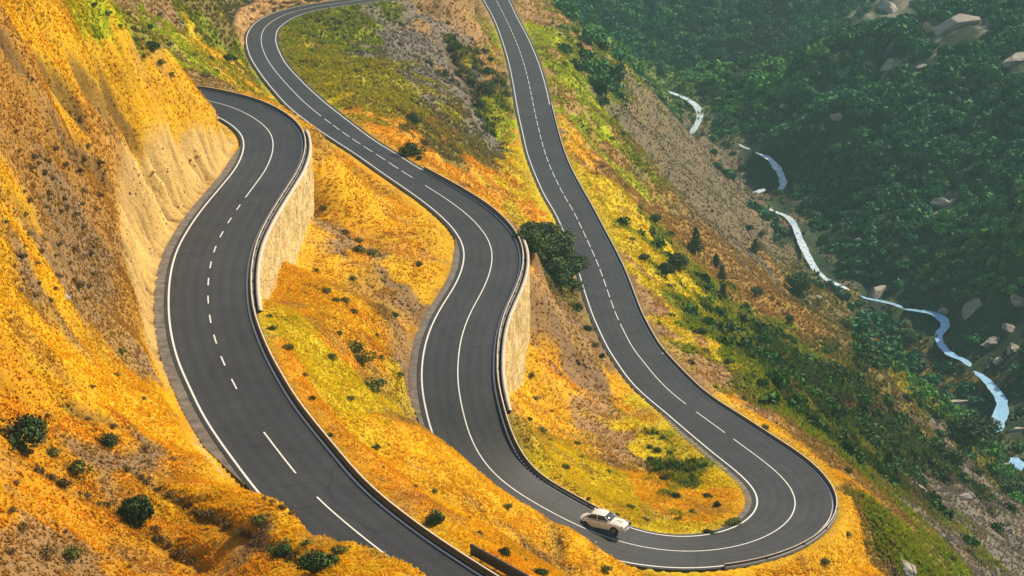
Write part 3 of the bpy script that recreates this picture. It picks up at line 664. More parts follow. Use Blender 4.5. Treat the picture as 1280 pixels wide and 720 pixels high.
# ------------------------------------------------------------------ guardrails
def guardrail(rd, i0, i1, side, label, extra=.28, post_gap=4.0, hs=1.0, group='steel guardrails along the road'):
    i0, i1 = sorted((i0, i1)); ii = np.arange(i0, i1)
    off = (rd.hi_ + extra) if side > 0 else (rd.lo_ - extra)
    mid = rd.at([(i0 + i1) // 2], off[(i0 + i1) // 2])[0]
    root = empty('guardrail', tuple(mid)); tag(root, label, 'guardrail', group)
    base = rd.at(ii, off[ii]) - mid
    out = rd.N[ii] * side
    prof = [(0, .30), (-.05, .36), (0, .44), (.0, .56), (-.05, .66), (0, .74), (.09, .755), (.09, .70), (.04, .66), (.07, .56), (.07, .44), (.04, .36), (.05, .30)]
    V_ = []; 
    for (o_, z) in prof:
        p = base.copy(); p[:, :2] += out * o_; p[:, 2] += z * hs; V_.append(p)
    n = len(ii); V_ = np.vstack(V_); F_ = []; m = len(prof)
    for c in range(m):
        k = np.arange(n - 1) + c * n; k2 = np.arange(n - 1) + ((c + 1) % m) * n
        F_.append(np.stack([k, k2, k2 + 1, k + 1], 1))
    mesh_np('beam', V_, np.vstack(F_), M_STEEL, root)
    capp = [(.0, .74), (-.03, .80), (.12, .80), (.10, .74)]; V2 = []  # pale strip painting a sunlit top edge onto the dark rail
    for (o_, z) in capp:
        p = base.copy(); p[:, :2] += out * o_; p[:, 2] += z * hs; V2.append(p)
    F2 = [np.stack([np.arange(n - 1) + c * n, np.arange(n - 1) + ((c + 1) % 4) * n, np.arange(n - 1) + ((c + 1) % 4) * n + 1, np.arange(n - 1) + c * n + 1], 1) for c in range(4)]
    mesh_np('lit_edge_strip', np.vstack(V2), np.vstack(F2), M_CAP, root)
    # kerb-like footing strip
    prof2 = [(-.02, -.25), (-.02, .22 * hs), (.20, .22 * hs), (.20, -.25)]; V_ = []
    for (o_, z) in prof2:
        p = base.copy(); p[:, :2] += out * o_; p[:, 2] += z; V_.append(p)
    V_ = np.vstack(V_); F_ = []
    for c in range(3):
        k = np.arange(n - 1) + c * n; F_.append(np.stack([k, k + n, k + n + 1, k + 1], 1))
    mesh_np('footing', V_, np.vstack(F_), M_POST, root)
    L = (i1 - i0) * rd.step; npst = min(99, max(2, int(L / post_gap)))
    b = [(-.05, -.06), (.05, -.06), (.05, .06), (-.05, .06)]
    pv = [(x, y, z) for z in (-.2, .72 * hs) for x, y in b]
    pf = [(0, 1, 5, 4), (1, 2, 6, 5), (2, 3, 7, 6), (3, 0, 4, 7), (4, 5, 6, 7)]
    pm = None
    for q in range(npst):
        k = int(q * (len(ii) - 1) / (npst - 1)); pos = base[k].copy(); pos[:2] += out[k] * .15
        if pm is None: o = mesh_py('post', pv, pf, M_POST, root); pm = o
        else: o = pm.copy(); C.objects.link(o); o.parent = root
        o.location = tuple(pos); o.rotation_euler = (0, 0, math.atan2(out[k][1], out[k][0]))
    return root
nU = len(UP.S); nL = len(LO.S)
guardrail(UP, 0, nU, 1, 'long guardrail along the outer edge of the upper road, over the tall pale retaining wall', hs=.45)
guardrail(LO, li(500, 215), li(800, 685), 1, 'guardrail on the outer edge of the middle road, curving down to the white car', hs=.55)
guardrail(LO, li(663, 130), li(800, 440), -1, 'guardrail on the valley side of the straight lower road', hs=.42)
guardrail(LO, li(797, 442), li(870, 688), -1, 'guardrail round the outside of the hairpin bend', hs=.42, group='steel guardrails along the road')
g3 = ribbon('gutter', LO, li(909, 682), li(866, 513), LO.hi_ + .5, LO.hi_ + .5 + GT(LO, li(909, 682), li(866, 513), .6), -.02, M_GUTTER); tag(g3, kind='structure')

# second rail on the bank below the upper road
def rail_line(P0, P1, label):
    a = np.array(P0); b = np.array(P1); n = 24
    mid = (a + b) / 2; root = empty('guardrail', tuple(mid)); tag(root, label, 'guardrail', 'steel guardrails along the road')
    t = np.linspace(0, 1, n)[:, None]; base = a * (1 - t) + b * t - mid
    d = (b - a)[:2]; d /= np.linalg.norm(d); out = np.tile(np.array([-d[1], d[0]]), (n, 1))
    if out[0][0] < 0: out = -out
    prof = [(0, .10), (-.05, .2), (0, .36), (.0, .5), (-.05, .66), (0, .74), (.09, .755), (.09, .70), (.05, .5), (.05, .1)]
    V_ = []
    for (o_, z) in prof:
        p = base.copy(); p[:, :2] += out * o_; p[:, 2] += z; V_.append(p)
    V_ = np.vstack(V_); m = len(prof); F_ = []
    for c in range(m):
        k = np.arange(n - 1) + c * n; k2 = np.arange(n - 1) + ((c + 1) % m) * n; F_.append(np.stack([k, k2, k2 + 1, k + 1], 1))
    mesh_np('beam', V_, np.vstack(F_), M_STEEL, root)
    b4 = [(-.05, -.06), (.05, -.06), (.05, .06), (-.05, .06)]
    for q in range(6):
        pos = base[int(q * (n - 1) / 5)]
        o = mesh_py('post', [(x, y, z) for z in (-.9, .70) for x, y in b4], [(0, 1, 5, 4), (1, 2, 6, 5), (2, 3, 7, 6), (3, 0, 4, 7), (4, 5, 6, 7)], M_POST, root)
        o.location = (pos[0] + out[0][0] * .14, pos[1] + out[0][1] * .14, pos[2])
rail_line(hit(588, 695)[0], hit(668, 740)[0], 'short guardrail below the upper road beside a strip of yellow grass')

# ------------------------------------------------------------------ retaining walls
def retaining_wall(rd, i0, i1, drop, label):
    i0, i1 = sorted((i0, i1)); ii = np.arange(i0, i1)
    off = rd.hi_[ii] + .75
    mid = rd.at([(i0 + i1) // 2], rd.hi_[(i0 + i1) // 2] + .75)[0]
    root = empty('retaining_wall', tuple(mid)); tag(root, label, 'wall')
    rows = 30; V_ = []; n = len(ii)
    H_ = drop[ii] + 1.6
    for r in range(rows + 1):
        t = r / rows
        s = rd.S[ii]
        o_ = off + .2 + t * H_ * .02 + (fbm(s / .9, np.full(n, r * .33), 200, 3) * .2 if 0 < r else 0)
        p = rd.at(ii, o_); p[:, 2] += .1 - t * H_; V_.append(p - mid)
    F_ = []
    for c in range(rows):
        k = np.arange(n - 1) + c * n; F_.append(np.stack([k, k + n, k + n + 1, k + 1], 1))
    V_ = np.vstack(V_); F_ = np.vstack(F_)
    mesh_np('wall_face', V_, F_, M_WALL, root)
    prof = [(-.05, -.1), (-.05, .13), (.3, .13), (.3, -.06)]; V_ = []
    for (o2, z) in prof:
        p = rd.at(ii, off + o2) - mid; p[:, 2] += z; V_.append(p)
    V_ = np.vstack(V_); F_ = []
    for c in range(3):
        k = np.arange(n - 1) + c * n; F_.append(np.stack([k, k + n, k + n + 1, k + 1], 1))
    mesh_np('coping', V_, np.vstack(F_), M_CAP, root)
retaining_wall(UP, uw0, uw1, UP_DROP, 'tall pale stone retaining wall holding up the outer bend of the upper road')
retaining_wall(LO, lw0, lw1, LO_DROP, 'tall pale stone retaining wall holding up the outer bend of the middle road')

# rough orange wall above the far bend
def rough_wall():
    i0, i1 = 0, li(330, 60); ii = np.arange(i0, i1); n = len(ii); off = LO.lo_[ii] - .7
    mid = LO.at([i1 - 10], LO.lo_[i1 - 10] - 1.3)[0]
    root = empty('rock_wall', tuple(mid)); tag(root, 'rough orange stone wall along the outside of the far upper bend', 'wall')
    top = 3.6 + fbm(LO.S[ii] / 4, LO.S[ii] * 0, 77, 3) * 1.2; top *= np.clip((n - np.arange(n)) / 14, .15, 1)
    V_ = []; rows = 14
    for r in range(rows + 1):
        t = r / rows
        p = LO.at(ii, off - t * .5 + fbm(LO.S[ii] / 1.6, np.full(n, r * .5), 300, 3) * .75); p[:, 2] += -.3 + t * (top + .3); V_.append(p - mid)
    p = LO.at(ii, off - 2.4); p[:, 2] += top * .9; V_.append(p - mid)
    p = LO.at(ii, off - 2.6); p[:, 2] += -1; V_.append(p - mid)
    V_ = np.vstack(V_); F_ = []
    for c in range(rows + 2):
        k = np.arange(n - 1) + c * n; F_.append(np.stack([k, k + 1, k + n + 1, k + n], 1))
    mesh_np('wall_face', V_, np.vstack(F_), M_ORWALL, root)
rough_wall()

# ------------------------------------------------------------------ river
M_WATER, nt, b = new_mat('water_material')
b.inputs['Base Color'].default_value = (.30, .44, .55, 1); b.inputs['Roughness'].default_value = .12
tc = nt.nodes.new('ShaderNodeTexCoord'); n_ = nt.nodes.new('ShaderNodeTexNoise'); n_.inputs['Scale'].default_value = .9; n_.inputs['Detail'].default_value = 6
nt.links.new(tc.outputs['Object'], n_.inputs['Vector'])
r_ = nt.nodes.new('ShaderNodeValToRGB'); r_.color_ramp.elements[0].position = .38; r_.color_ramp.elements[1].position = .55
r_.color_ramp.elements[0].color = (.40, .60, .80, 1); r_.color_ramp.elements[1].color = (.80, .87, .90, 1)  # white is foam; blue puts the sky's reflection into the base colour
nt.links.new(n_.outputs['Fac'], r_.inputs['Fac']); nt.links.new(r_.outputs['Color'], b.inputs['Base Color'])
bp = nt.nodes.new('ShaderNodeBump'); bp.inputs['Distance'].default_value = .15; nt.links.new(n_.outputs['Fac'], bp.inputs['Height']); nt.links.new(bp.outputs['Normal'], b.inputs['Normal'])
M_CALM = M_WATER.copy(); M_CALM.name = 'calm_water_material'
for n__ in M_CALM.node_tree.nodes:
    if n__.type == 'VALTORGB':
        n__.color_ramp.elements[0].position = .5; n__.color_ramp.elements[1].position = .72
        n__.color_ramp.elements[0].color = (.30, .58, .85, 1); n__.color_ramp.elements[1].color = (.55, .72, .85, 1)  # bluer: sky mirrored in calm water, painted as base colour
RIV = [[(812,104,8),(830,112,9),(850,120,10),(866,128,12),(875,140,12),(873,152,12),(867,162,10),(864,168,7)],
       [(924,180,6),(930,184,9),(945,189,12),(960,197,13),(970,208,14),(977,220,14),(979,232,12),(972,239,9)],
       [(937,243,14),(947,240,14),(956,236,12)],
       [(957,259,8),(970,265,12),(985,271,16),(994,283,17),(999,297,17),(1006,312,18),(1014,328,18),(1024,343,18),(1035,350,16),(1050,357,14),(1062,362,9)],
       [(1074,369,8),(1083,373,12),(1100,376,12),(1120,381,10),(1128,385,8)],
       [(1128,386,8),(1145,388,12),(1165,391,16),(1178,398,20),(1182,408,18),(1173,418,14),(1177,432,14),(1190,444,16),(1205,450,14),(1213,458,12)],
       [(1218,464,14),(1232,474,18),(1243,487,20),(1252,500,22),(1252,515,26),(1246,528,30),(1240,542,30)],
       [(1268,572,36),(1276,590,40),(1284,610,40)]]
for k, seg in enumerate(RIV):
    a = catmull(np.array(seg, float), 8)
    W = hit(a[:, 0], a[:, 1]); 
    u = a[:, 0]; z = gsmooth(W[:, 2], 6) if len(W) > 20 else np.full(len(W), W[:, 2].mean())
    W = gsmooth(unproject(a[:, 0], a[:, 1], z + .9), 2)
    T = np.gradient(W[:, :2], axis=0); T /= np.linalg.norm(T, axis=1)[:, None] + 1e-9; N = np.stack([-T[:, 1], T[:, 0]], 1)
    # width on the ground: pixel width mostly horizontal
    wm = a[:, 2] / F_PX * W[:, 1] * .5 / np.maximum(np.abs(N[:, 0]), .55) * np.maximum(np.abs(N[:, 0]), .45)
    wm = wm * (1 + fbm(np.arange(len(W)) / 3., np.full(len(W), k * 3.), 400, 2) * .22) * (.52 if k == 3 else .72) * np.clip(np.minimum(np.arange(len(W)), len(W) - 1 - np.arange(len(W))) / 3, .5, 1)
    n = len(W); ts = np.linspace(-1, 1, 5); V_ = []
    for t in ts:
        p = W.copy(); p[:, :2] += N * (wm * t)[:, None]; V_.append(p)
    V_ = np.vstack(V_); F_ = []
    for c in range(4):
        q = np.arange(n - 1) + c * n; F_.append(np.stack([q, q + n, q + n + 1, q + 1], 1))
    F_ = np.vstack(F_)
    if np.cross(V_[F_[0, 1]] - V_[F_[0, 0]], V_[F_[0, 3]] - V_[F_[0, 0]])[2] < 0: F_ = F_[:, ::-1]
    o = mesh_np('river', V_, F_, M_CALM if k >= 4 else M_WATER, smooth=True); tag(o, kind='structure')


# ------------------------------------------------------------------ vegetation
def leafcloud(n, rad, leaf, seed, lobes=6, flat_base=.25):
    r = np.random.default_rng(seed); rad = np.array(rad, float)
    lc = r.normal(size=(lobes, 3)); lc /= np.linalg.norm(lc, axis=1)[:, None]; lc *= rad * .5 * r.uniform(.5, 1.45, (lobes, 1))
    lc[:, 2] = np.abs(lc[:, 2]) * .9 + rad[2] * .35
    ls = r.uniform(.28, .70, lobes)
    k = r.integers(0, lobes, n)
    d = r.normal(size=(n, 3)); d /= np.linalg.norm(d, axis=1)[:, None]
    p = lc[k] + d * rad * ls[k][:, None] * r.uniform(.65, 1.08, (n, 1))
    p[:, 2] = np.maximum(p[:, 2], flat_base * r.uniform(0, .6, n) * rad[2])
    nrm = d + r.normal(size=(n, 3)) * .55; nrm /= np.linalg.norm(nrm, axis=1)[:, None]
    t = np.cross(nrm, r.normal(size=(n, 3))); t /= np.linalg.norm(t, axis=1)[:, None] + 1e-9; b_ = np.cross(nrm, t)
    s = leaf * r.uniform(.6, 1.3, (n, 1))
    V = np.stack([p - t * s - b_ * s * .6, p + t * s * .8 - b_ * s * .5, p + t * s * .3 + b_ * s, p - t * s * .7 + b_ * s * .5], 1).reshape(-1, 3)
    return V, np.arange(4 * n).reshape(n, 4)
def cone_tree(n, h, r0, leaf, seed):
    r = np.random.default_rng(seed); z = h * (.1 + .9 * r.uniform(0, 1, n) ** 1.3); a = r.uniform(0, 6.283, n)
    rr = r0 * (1 - z / h * .85) * r.uniform(.5, 1.1, n) * (1 + .25 * np.sin(a * 3 + seed) + .2 * np.sin(z * 9 / h * 3))
    p = np.stack([np.cos(a) * rr, np.sin(a) * rr, z], 1); d = np.stack([np.cos(a), np.sin(a), np.full(n, .4)], 1)
    nrm = d + r.normal(size=(n, 3)) * .5; nrm /= np.linalg.norm(nrm, axis=1)[:, None]
    t = np.cross(nrm, r.normal(size=(n, 3))); t /= np.linalg.norm(t, axis=1)[:, None] + 1e-9; b_ = np.cross(nrm, t); s = leaf * r.uniform(.6, 1.3, (n, 1))
    V = np.stack([p - t * s - b_ * s * .6, p + t * s * .8 - b_ * s * .5, p + t * s * .3 + b_ * s, p - t * s * .7 + b_ * s * .5], 1).reshape(-1, 3)
    return V, np.arange(4 * n).reshape(n, 4)
M_DARKLEAF = leaf_mat('dark_leaf', (.018, .042, .008), (.085, .15, .022))
M_OLIVE = leaf_mat('olive_leaf', (.06, .09, .012), (.24, .25, .03))
M_BROWN = leaf_mat('dry_brush', (.09, .06, .02), (.30, .20, .06))
M_BARK = simple_mat('bark', (.09, .06, .04), rough=.9, var=.4)
def stem_mesh(h, r, nb, seed, spread):
    rr = random.Random(seed); V_ = []; F_ = []
    def tube(p0, p1, r0, r1, k=6):
        a = Vector(p0); b = Vector(p1); d = (b - a).normalized(); s_ = d.orthogonal().normalized(); t = d.cross(s_); base = len(V_)
        for q, (c, q_r) in enumerate(((a, r0), (b, r1))):
            for j in range(k):
                an = 2 * math.pi * j / k; v = c + (s_ * math.cos(an) + t * math.sin(an)) * q_r; V_.append(tuple(v))
        for j in range(k): F_.append((base + j, base + (j + 1) % k, base + k + (j + 1) % k, base + k + j))
    tube((0, 0, -.3), (0, 0, h * .5), r, r * .7); tube((0, 0, h * .5), (.05 * h, 0, h), r * .7, r * .3)
    for q in range(nb):
        a = rr.uniform(0, 6.28); z0 = h * rr.uniform(.15, .7); L = spread * rr.uniform(.5, .9)
        tube((0, 0, z0), (math.cos(a) * L, math.sin(a) * L, z0 + L * .6), r * .45, r * .12, 5)
    return V_, F_
from mathutils import Vector
VARS = {}
def proto(kind, i):
    key = (kind, i)
    if key in VARS: return VARS[key]
    if kind == 'dark': V_, F_ = leafcloud(1500, (.55, .5, .42), .035, 10 + i, 7); mt = M_DARKLEAF
    elif kind == 'olive': V_, F_ = leafcloud(900, (.55, .5, .36), .04, 30 + i, 6); mt = M_OLIVE
    elif kind == 'brown': V_, F_ = leafcloud(600, (.55, .5, .34), .04, 50 + i, 5); mt = M_BROWN
    elif kind == 'round': V_, F_ = leafcloud(1700, (.5, .5, .5), .035, 70 + i, 9); V_ = V_ + [0, 0, .22]; mt = M_DARKLEAF
    else: V_, F_ = cone_tree(1500, 1.0, .42, .035, 90 + i); V_ = V_ + [0, 0, .1]; mt = M_DARKLEAF
    o = mesh_np('crown' if kind in ('round', 'cone') else 'foliage', V_, F_, mt, link=False)
    sv, sf = stem_mesh(.55 if kind != 'cone' else .8, .03 if kind not in ('round', 'cone') else .045, 5, i, .35)
    me = bpy.data.meshes.new('stem'); me.from_pydata(sv, [], sf); me.materials.append(M_BARK)
    VARS[key] = (o.data, me); bpy.data.objects.remove(o); return VARS[key]
def plant(kind, u, v, wpx, label, group, pos=None, sz=None):
    if pos is None:
        pos = hit(u, v)[0]; sz = wpx / F_PX * pos[1]
    i = random.randrange(5); fm, sm = proto(kind, i)
    tree = kind in ('round', 'cone')
    root = empty('tree' if tree else 'shrub', (pos[0], pos[1], pos[2] - .05 * sz), random.uniform(0, 6.28))
    k = sz * (random.uniform(1.3, 1.5) if wpx > 20 else random.uniform(.85, 1.3))
    a = bpy.data.objects.new('crown' if tree else 'foliage', fm); C.objects.link(a); a.parent = root; a.scale = (k * random.uniform(.85, 1.25), k * random.uniform(.85, 1.1), k * random.uniform(.75, 1.1))
    if group.startswith('trees') and 'thicket' in label: a.scale = (k * 1.15, k * 1.05, k * .68)
    b2 = bpy.data.objects.new('trunk' if tree else 'stem', sm); C.objects.link(b2); b2.parent = root; b2.scale = (k, k, k)
    tag(root, label, 'tree' if tree else 'shrub', group)
    return root
# plants one can point to: kind, u, v of the foot, width, label
PL = """dark 24 556 66 big dark green shrub at the left edge on the golden hillside, largest there
olive 66 570 24 small shrub touching the lower right of the big left edge shrub
olive 98 592 34 low olive shrub between the big left edge shrub and the dark oval one
dark 136 556 26 round green shrub alone in golden grass left of the upper road
dark 176 652 54 dark oval shrub in the lower left, above the rust coloured gully
brown 60 694 26 brown shrub near the bottom left corner above the pale rocky knoll
olive 90 697 28 darker green shrub beside the brown one near the bottom left corner
olive 323 656 24 olive shrub in grass just below the crest hiding the upper road
olive 384 680 15 tiny shrub on the crest near the bottom of the upper road
olive 422 694 22 olive shrub on the crest nearest the bottom centre line of the upper road
dark 398 713 42 dark shrub filling the gully at the bottom edge below the upper road
dark 350 694 26 dark shrub in the gully a little up from the bottom edge
olive 152 442 16 lone small green shrub on the orange slope beside the pale cut
dark 546 654 26 tall dark shrub beside the long guardrail of the upper road
olive 633 634 14 small shrub on the crest above the middle road, left of the car
olive 543 616 11 tiny shrub in golden grass above the tall dark guardrail shrub
dark 629 694 20 dark shrub up the bank from the short lower guardrail
olive 655 700 14 small shrub right of the dark one above the short lower guardrail
olive 680 681 14 small shrub beside the pinkish stony streak left of the car shadow
olive 756 713 15 small green shrub at the road edge directly below the white car
dark 673 720 20 shrub at the bottom edge just right of the short guardrail
olive 788 636 20 green shrub in yellow grass just above right of the white car
olive 807 650 12 tiny green shrub on the inner verge right of the white car
olive 772 645 11 tiny shrub on the inner verge right behind the white car
olive 913 655 20 shrub at the inner edge of the hairpin, near its tightest point
dark 884 668 19 dark shrub on the verge inside the hairpin, at the lower edge line
olive 866 642 17 shrub in the middle of the yellow grass inside the hairpin
dark 513 193 24 dark green shrub at the roadside above the middle road, largest on that verge
dark 524 200 13 smaller dark shrub touching the large one beside the middle road
dark 516 152 20 dark round shrub on the open slope above the middle road
brown 529 179 16 brownish shrub between the roadside shrub and the slope shrub
brown 484 128 11 small brown shrub left on the green slope inside the upper bend
brown 620 152 16 brown shrub below the dark gully beside the straight road
brown 630 182 15 brown shrub on the yellow verge left of the straight road
olive 545 153 9 tiny shrub right of the round slope shrub
dark 285 76 18 dark shrub left of the far upper bend, below the stone wall
dark 190 62 18 dark shrub on the ridge above the head of the upper road
cone 869 318 24 pointed dark tree, upper of the line right of the straight road
cone 895 333 18 narrow dark tree right of the pointed one in the same line
round 850 340 24 broad dark tree left of the pointed tree beside the straight road
round 834 344 20 dark tree left end of the tree line beside the straight road
cone 902 352 17 narrow dark tree, upper of two stacked in the line
cone 903 376 20 narrow dark tree, lower of two stacked in the line
round 819 281 17 lone dark tree at the top of the orange slope right of the straight road
round 805 327 16 small round tree closest to the straight road guardrail
round 936 289 11 small tree high on the brown slope, left of a close pair
round 951 296 14 small tree high on the brown slope, right of a close pair
cone 944 316 15 small dark tree just under the pair high on the brown slope
olive 914 311 9 tiny shrub on the brown slope between the tree line and the small pair
round 944 370 15 round tree on green slope right of the stacked narrow trees
round 993 368 30 broad round tree at the river bend, biggest on the brown slope
round 988 403 15 small tree under the broad round tree of the brown slope
brown 1022 378 18 dry bush right of the broad round tree near the river
olive 1055 408 20 olive bush on the lower brown ridge near the river
round 1092 417 15 small round tree in the middle of the lower brown ridge
round 1138 429 19 round tree at the right end of the lower brown ridge
olive 1081 456 16 bush on the yellowish ridge face below the river
brown 1102 437 12 small dry bush between two round trees on the ridge
olive 926 397 15 bush in green grass below the tree line
round 876 420 15 small dark tree above the inner green hollow near the straight road
olive 923 442 18 green bush in the hollow under the tree line
dark 864 455 14 dark bush right next to the guardrail above the hairpin
dark 1027 470 30 dark bush on the terrace line below the brown slope
olive 965 374 13 olive bush left of the broad round tree
olive 1154 508 17 bush on the yellow green shoulder above the river gorge
brown 1118 498 15 dry bush left on the yellow green shoulder
cone 1111 590 26 dark pointed tree on the dark ledge right of the hairpin
round 1130 586 18 dark tree touching the pointed one on the ledge
round 1213 565 42 biggest dark tree by the lowest blue bend of the river
round 1231 550 30 dark tree behind the biggest one at the river bend
round 1187 586 28 dark tree left of the river bend giant
brown 1059 590 18 brown bush on the outer verge above the hairpin
olive 958 537 13 bush on the outer verge near the hairpin entry
dark 1182 676 15 dark bush in the pale streak at the lower right
round 1268 625 26 dark tree in the lower right corner by the white stones
round 660 296 24 dark tree at the upper left tip of the thicket behind the middle road bend
round 672 300 30 dark tree just right of the upper left tip of the thicket
round 706 308 24 dark tree at the upper right edge of the thicket, by the yellow verge
round 692 342 30 dark tree at the lower middle edge of the thicket
round 700 358 26 dark tree at the bottom of the thicket above the scree
round 724 335 22 dark tree at the right edge of the thicket beside the straight road
round 664 326 24 dark tree low at the left of the thicket against the wall top
round 712 330 26 dark tree between the largest and the right edge one of the thicket
round 662 312 34 dark tree at the left end of the thicket between middle and straight road
round 684 306 36 dark tree at the top of the thicket beside the straight road
round 700 325 40 large dark tree in the middle of the thicket between the two roads
round 708 350 32 dark tree in the thicket leaning over the straight road edge
round 678 328 30 dark tree low in the thicket behind the retaining wall
round 716 366 26 dark tree at the lower right end of the thicket on the road edge
dark 722 388 15 dark bush on the bank just below the thicket at the road edge
dark 733 412 15 second dark bush down the bank from the thicket
olive 744 434 13 third bush down the bank, beside the straight road
dark 753 446 11 last small dark bush at the lower end of the bank"""
for ln in PL.split('\n'):
    k_, u_, v_, w_, lb = ln.split(' ', 4)
    plant(k_, float(u_), float(v_), float(w_), lb, 'trees on the slope below the roads' if k_ in ('round', 'cone') else 'shrubs on the slopes')
# little scattered ones that nothing tells apart, by patch
PATCH = [("small dark shrub scattered over the stony orange slope at the far left", 'brown', 'small shrubs on the far left slope', [(7,278,12),(45,330,12),(71,290,12),(52,315,14),(83,262,15),(104,283,16),(99,358,15),(104,322,14),(60,250,12),(115,345,12),(88,330,14),(70,345,14),(30,240,10),(120,300,11),(48,205,10),(66,225,12),(20,165,9),(57,218,16),(94,271,15),(26,324,14),(63,377,13),(100,215,12),(32,268,11),(69,321,10),(106,374,9),(38,212,16),(75,265,15),(112,318,14),(44,371,13),(81,209,12),(118,262,11),(50,315,10),(87,368,9),(124,206,16),(56,259,15),(93,312,14),(25,365,13),(62,203,12),(99,256,11),(31,309,10),(68,362,9),(105,200,16),(37,253,15),(74,306,14),(111,359,13),(43,197,12),(80,250,11),(117,303,10),(49,356,9),(86,194,16),(123,247,15),(55,300,14),(92,353,13),(24,191,12),(61,244,11),(98,297,10),(30,350,9),(67,188,16),(104,241,15),(36,294,14),(73,347,13),(110,185,12)]),
 ("small green shrub on the golden slope between the upper and middle road", 'olive', 'small shrubs between upper and middle road', [(405,262,13),(408,366,15),(418,377,17),(342,412,17),(358,436,15),(338,396,13),(449,303,15),(447,314,19),(463,318,15),(441,391,13),(446,440,26),(453,456,26),(477,448,11),(465,488,34),(430,378,12),(425,418,13),(522,332,15),(430,292,13),(396,340,11),(415,450,14),(436,500,12),(500,470,12),(380,470,12),(470,420,12),(492,395,12),(412,545,12),(470,560,14),(585,648,11),(520,610,10),(600,668,12),(392,500,12),(440,350,12)]),
 ("small green shrub on the slope between the middle road and the straight road", 'olive', 'small shrubs above the hairpin', [(663,526,13),(670,500,13),(677,540,15),(686,552,10),(705,586,15),(727,574,10),(849,650,14),(740,600,10),(690,515,11),(720,555,10),(665,470,13),(760,590,11),(700,470,10),(735,625,10)]),
 ("dark green bush in the damp hollow inside the hairpin", 'dark', 'bushes in the hollow inside the hairpin', [(815,580,18),(830,600,20),(845,585,18),(852,606,18),(838,570,16),(822,565,15),(845,622,16),(885,622,15),(897,633,15),(866,610,14),(828,548,12),(860,590,14),(812,560,12)]),
 ("dark bush in the shaded gully left of the straight road", 'dark', 'bushes in the upper gully', [(605,66,14),(608,92,17),(603,112,15),(600,132,15),(612,120,13),(590,116,12),(598,140,13),(612,76,12),(586,98,10),(600,82,12)]),
 ("small shrub on the grey scree above the straight road", 'brown', 'small shrubs on the scree', [(480,40,7),(500,55,8),(520,70,8),(540,80,9),(560,105,9),(575,125,9),(530,50,7),(550,65,8),(510,85,8),(570,90,8),(590,50,8),(560,30,8),(500,30,7),(545,110,8),(580,70,9)]),
 ("low green bush on the green slope inside the upper bend", 'olive', 'bushes inside the upper bend', [(440,60,16),(450,66,14),(432,50,14),(460,50,12),(400,55,10),(385,70,9),(420,80,10),(445,90,10),(470,110,10),(410,40,12),(390,45,10),(425,30,12),(380,40,9),(400,90,9),(430,110,9),(460,85,10),(490,130,9)]),
 ("low bush on the green ridge at the upper left", 'olive', 'bushes on the upper left ridge', [(212,56,13),(170,50,15),(150,34,13),(230,90,15),(255,96,15),(120,10,12),(135,18,12),(200,80,13),(180,72,11),(215,95,13),(240,70,12),(262,75,12),(270,90,12),(160,20,12),(245,40,12),(220,30,12),(200,20,12),(260,50,12),(295,110,10),(185,35,12)]),
 ("small bush on the green and brown slope right of the straight road", 'olive', 'bushes right of the straight road', [(700,45,10),(712,60,11),(705,80,11),(730,90,11),(745,110,11),(760,130,12),(770,150,13),(780,170,13),(765,175,12),(735,75,10),(720,40,10),(690,30,9),(780,235,12),(800,262,11),(790,300,13),(810,350,12),(835,360,13),(850,380,13),(870,390,14),(890,410,15),(905,425,14),(930,415,14),(950,430,14),(970,450,15),(940,470,16),(910,455,14),(880,440,14),(985,470,15),(1010,450,14),(900,395,13),(840,395,12),(825,405,12),(1040,480,14),(920,480,14),(960,490,15),(1060,480,14)]),
 ("bush on the green slope below and right of the hairpin", 'olive', 'bushes right of the hairpin', [(1000,520,14),(1020,540,15),(1045,555,15),(1070,570,16),(1090,600,16),(1150,560,18),(1165,580,18),(1080,545,15),(1110,640,14),(1130,680,14),(1160,700,14),(1190,700,14),(1075,620,12),(1060,670,14),(1030,705,14),(1220,590,18),(1245,600,18),(1100,530,15),(1140,535,15),(980,505,14),(930,500,13),(1240,640,14),(1210,690,14)]),
 ("small shrub in the gullies of the lower left slope", 'brown', 'shrubs along the lower left gullies', [(160,590,16),(175,600,16),(200,612,16),(225,628,16),(250,645,18),(275,655,16),(300,668,18),(320,680,18),(50,592,18),(75,606,18),(100,618,18),(122,632,18),(200,676,16),(220,695,16),(15,640,16),(20,605,14),(110,525,14),(140,535,14),(180,560,14),(215,575,14),(30,660,16),(10,690,18),(330,625,12),(340,630,12),(352,636,13),(365,642,12),(378,648,14),(390,654,13),(402,660,13),(230,690,14),(306,612,12),(60,520,12),(115,485,12),(180,500,12),(145,470,10),(30,572,22),(45,584,18),(64,598,20),(82,608,22),(110,622,20),(135,634,18),(152,640,20),(195,662,18),(210,684,18),(240,704,20),(185,606,18),(212,620,20),(236,634,18),(262,646,20),(285,660,18),(308,674,20),(336,688,20),(365,697,18),(385,706,20)])]
for lb, k_, grp, L_ in PATCH:
    for (u_, v_, w_) in L_: plant(k_, u_, v_, w_, lb, grp)

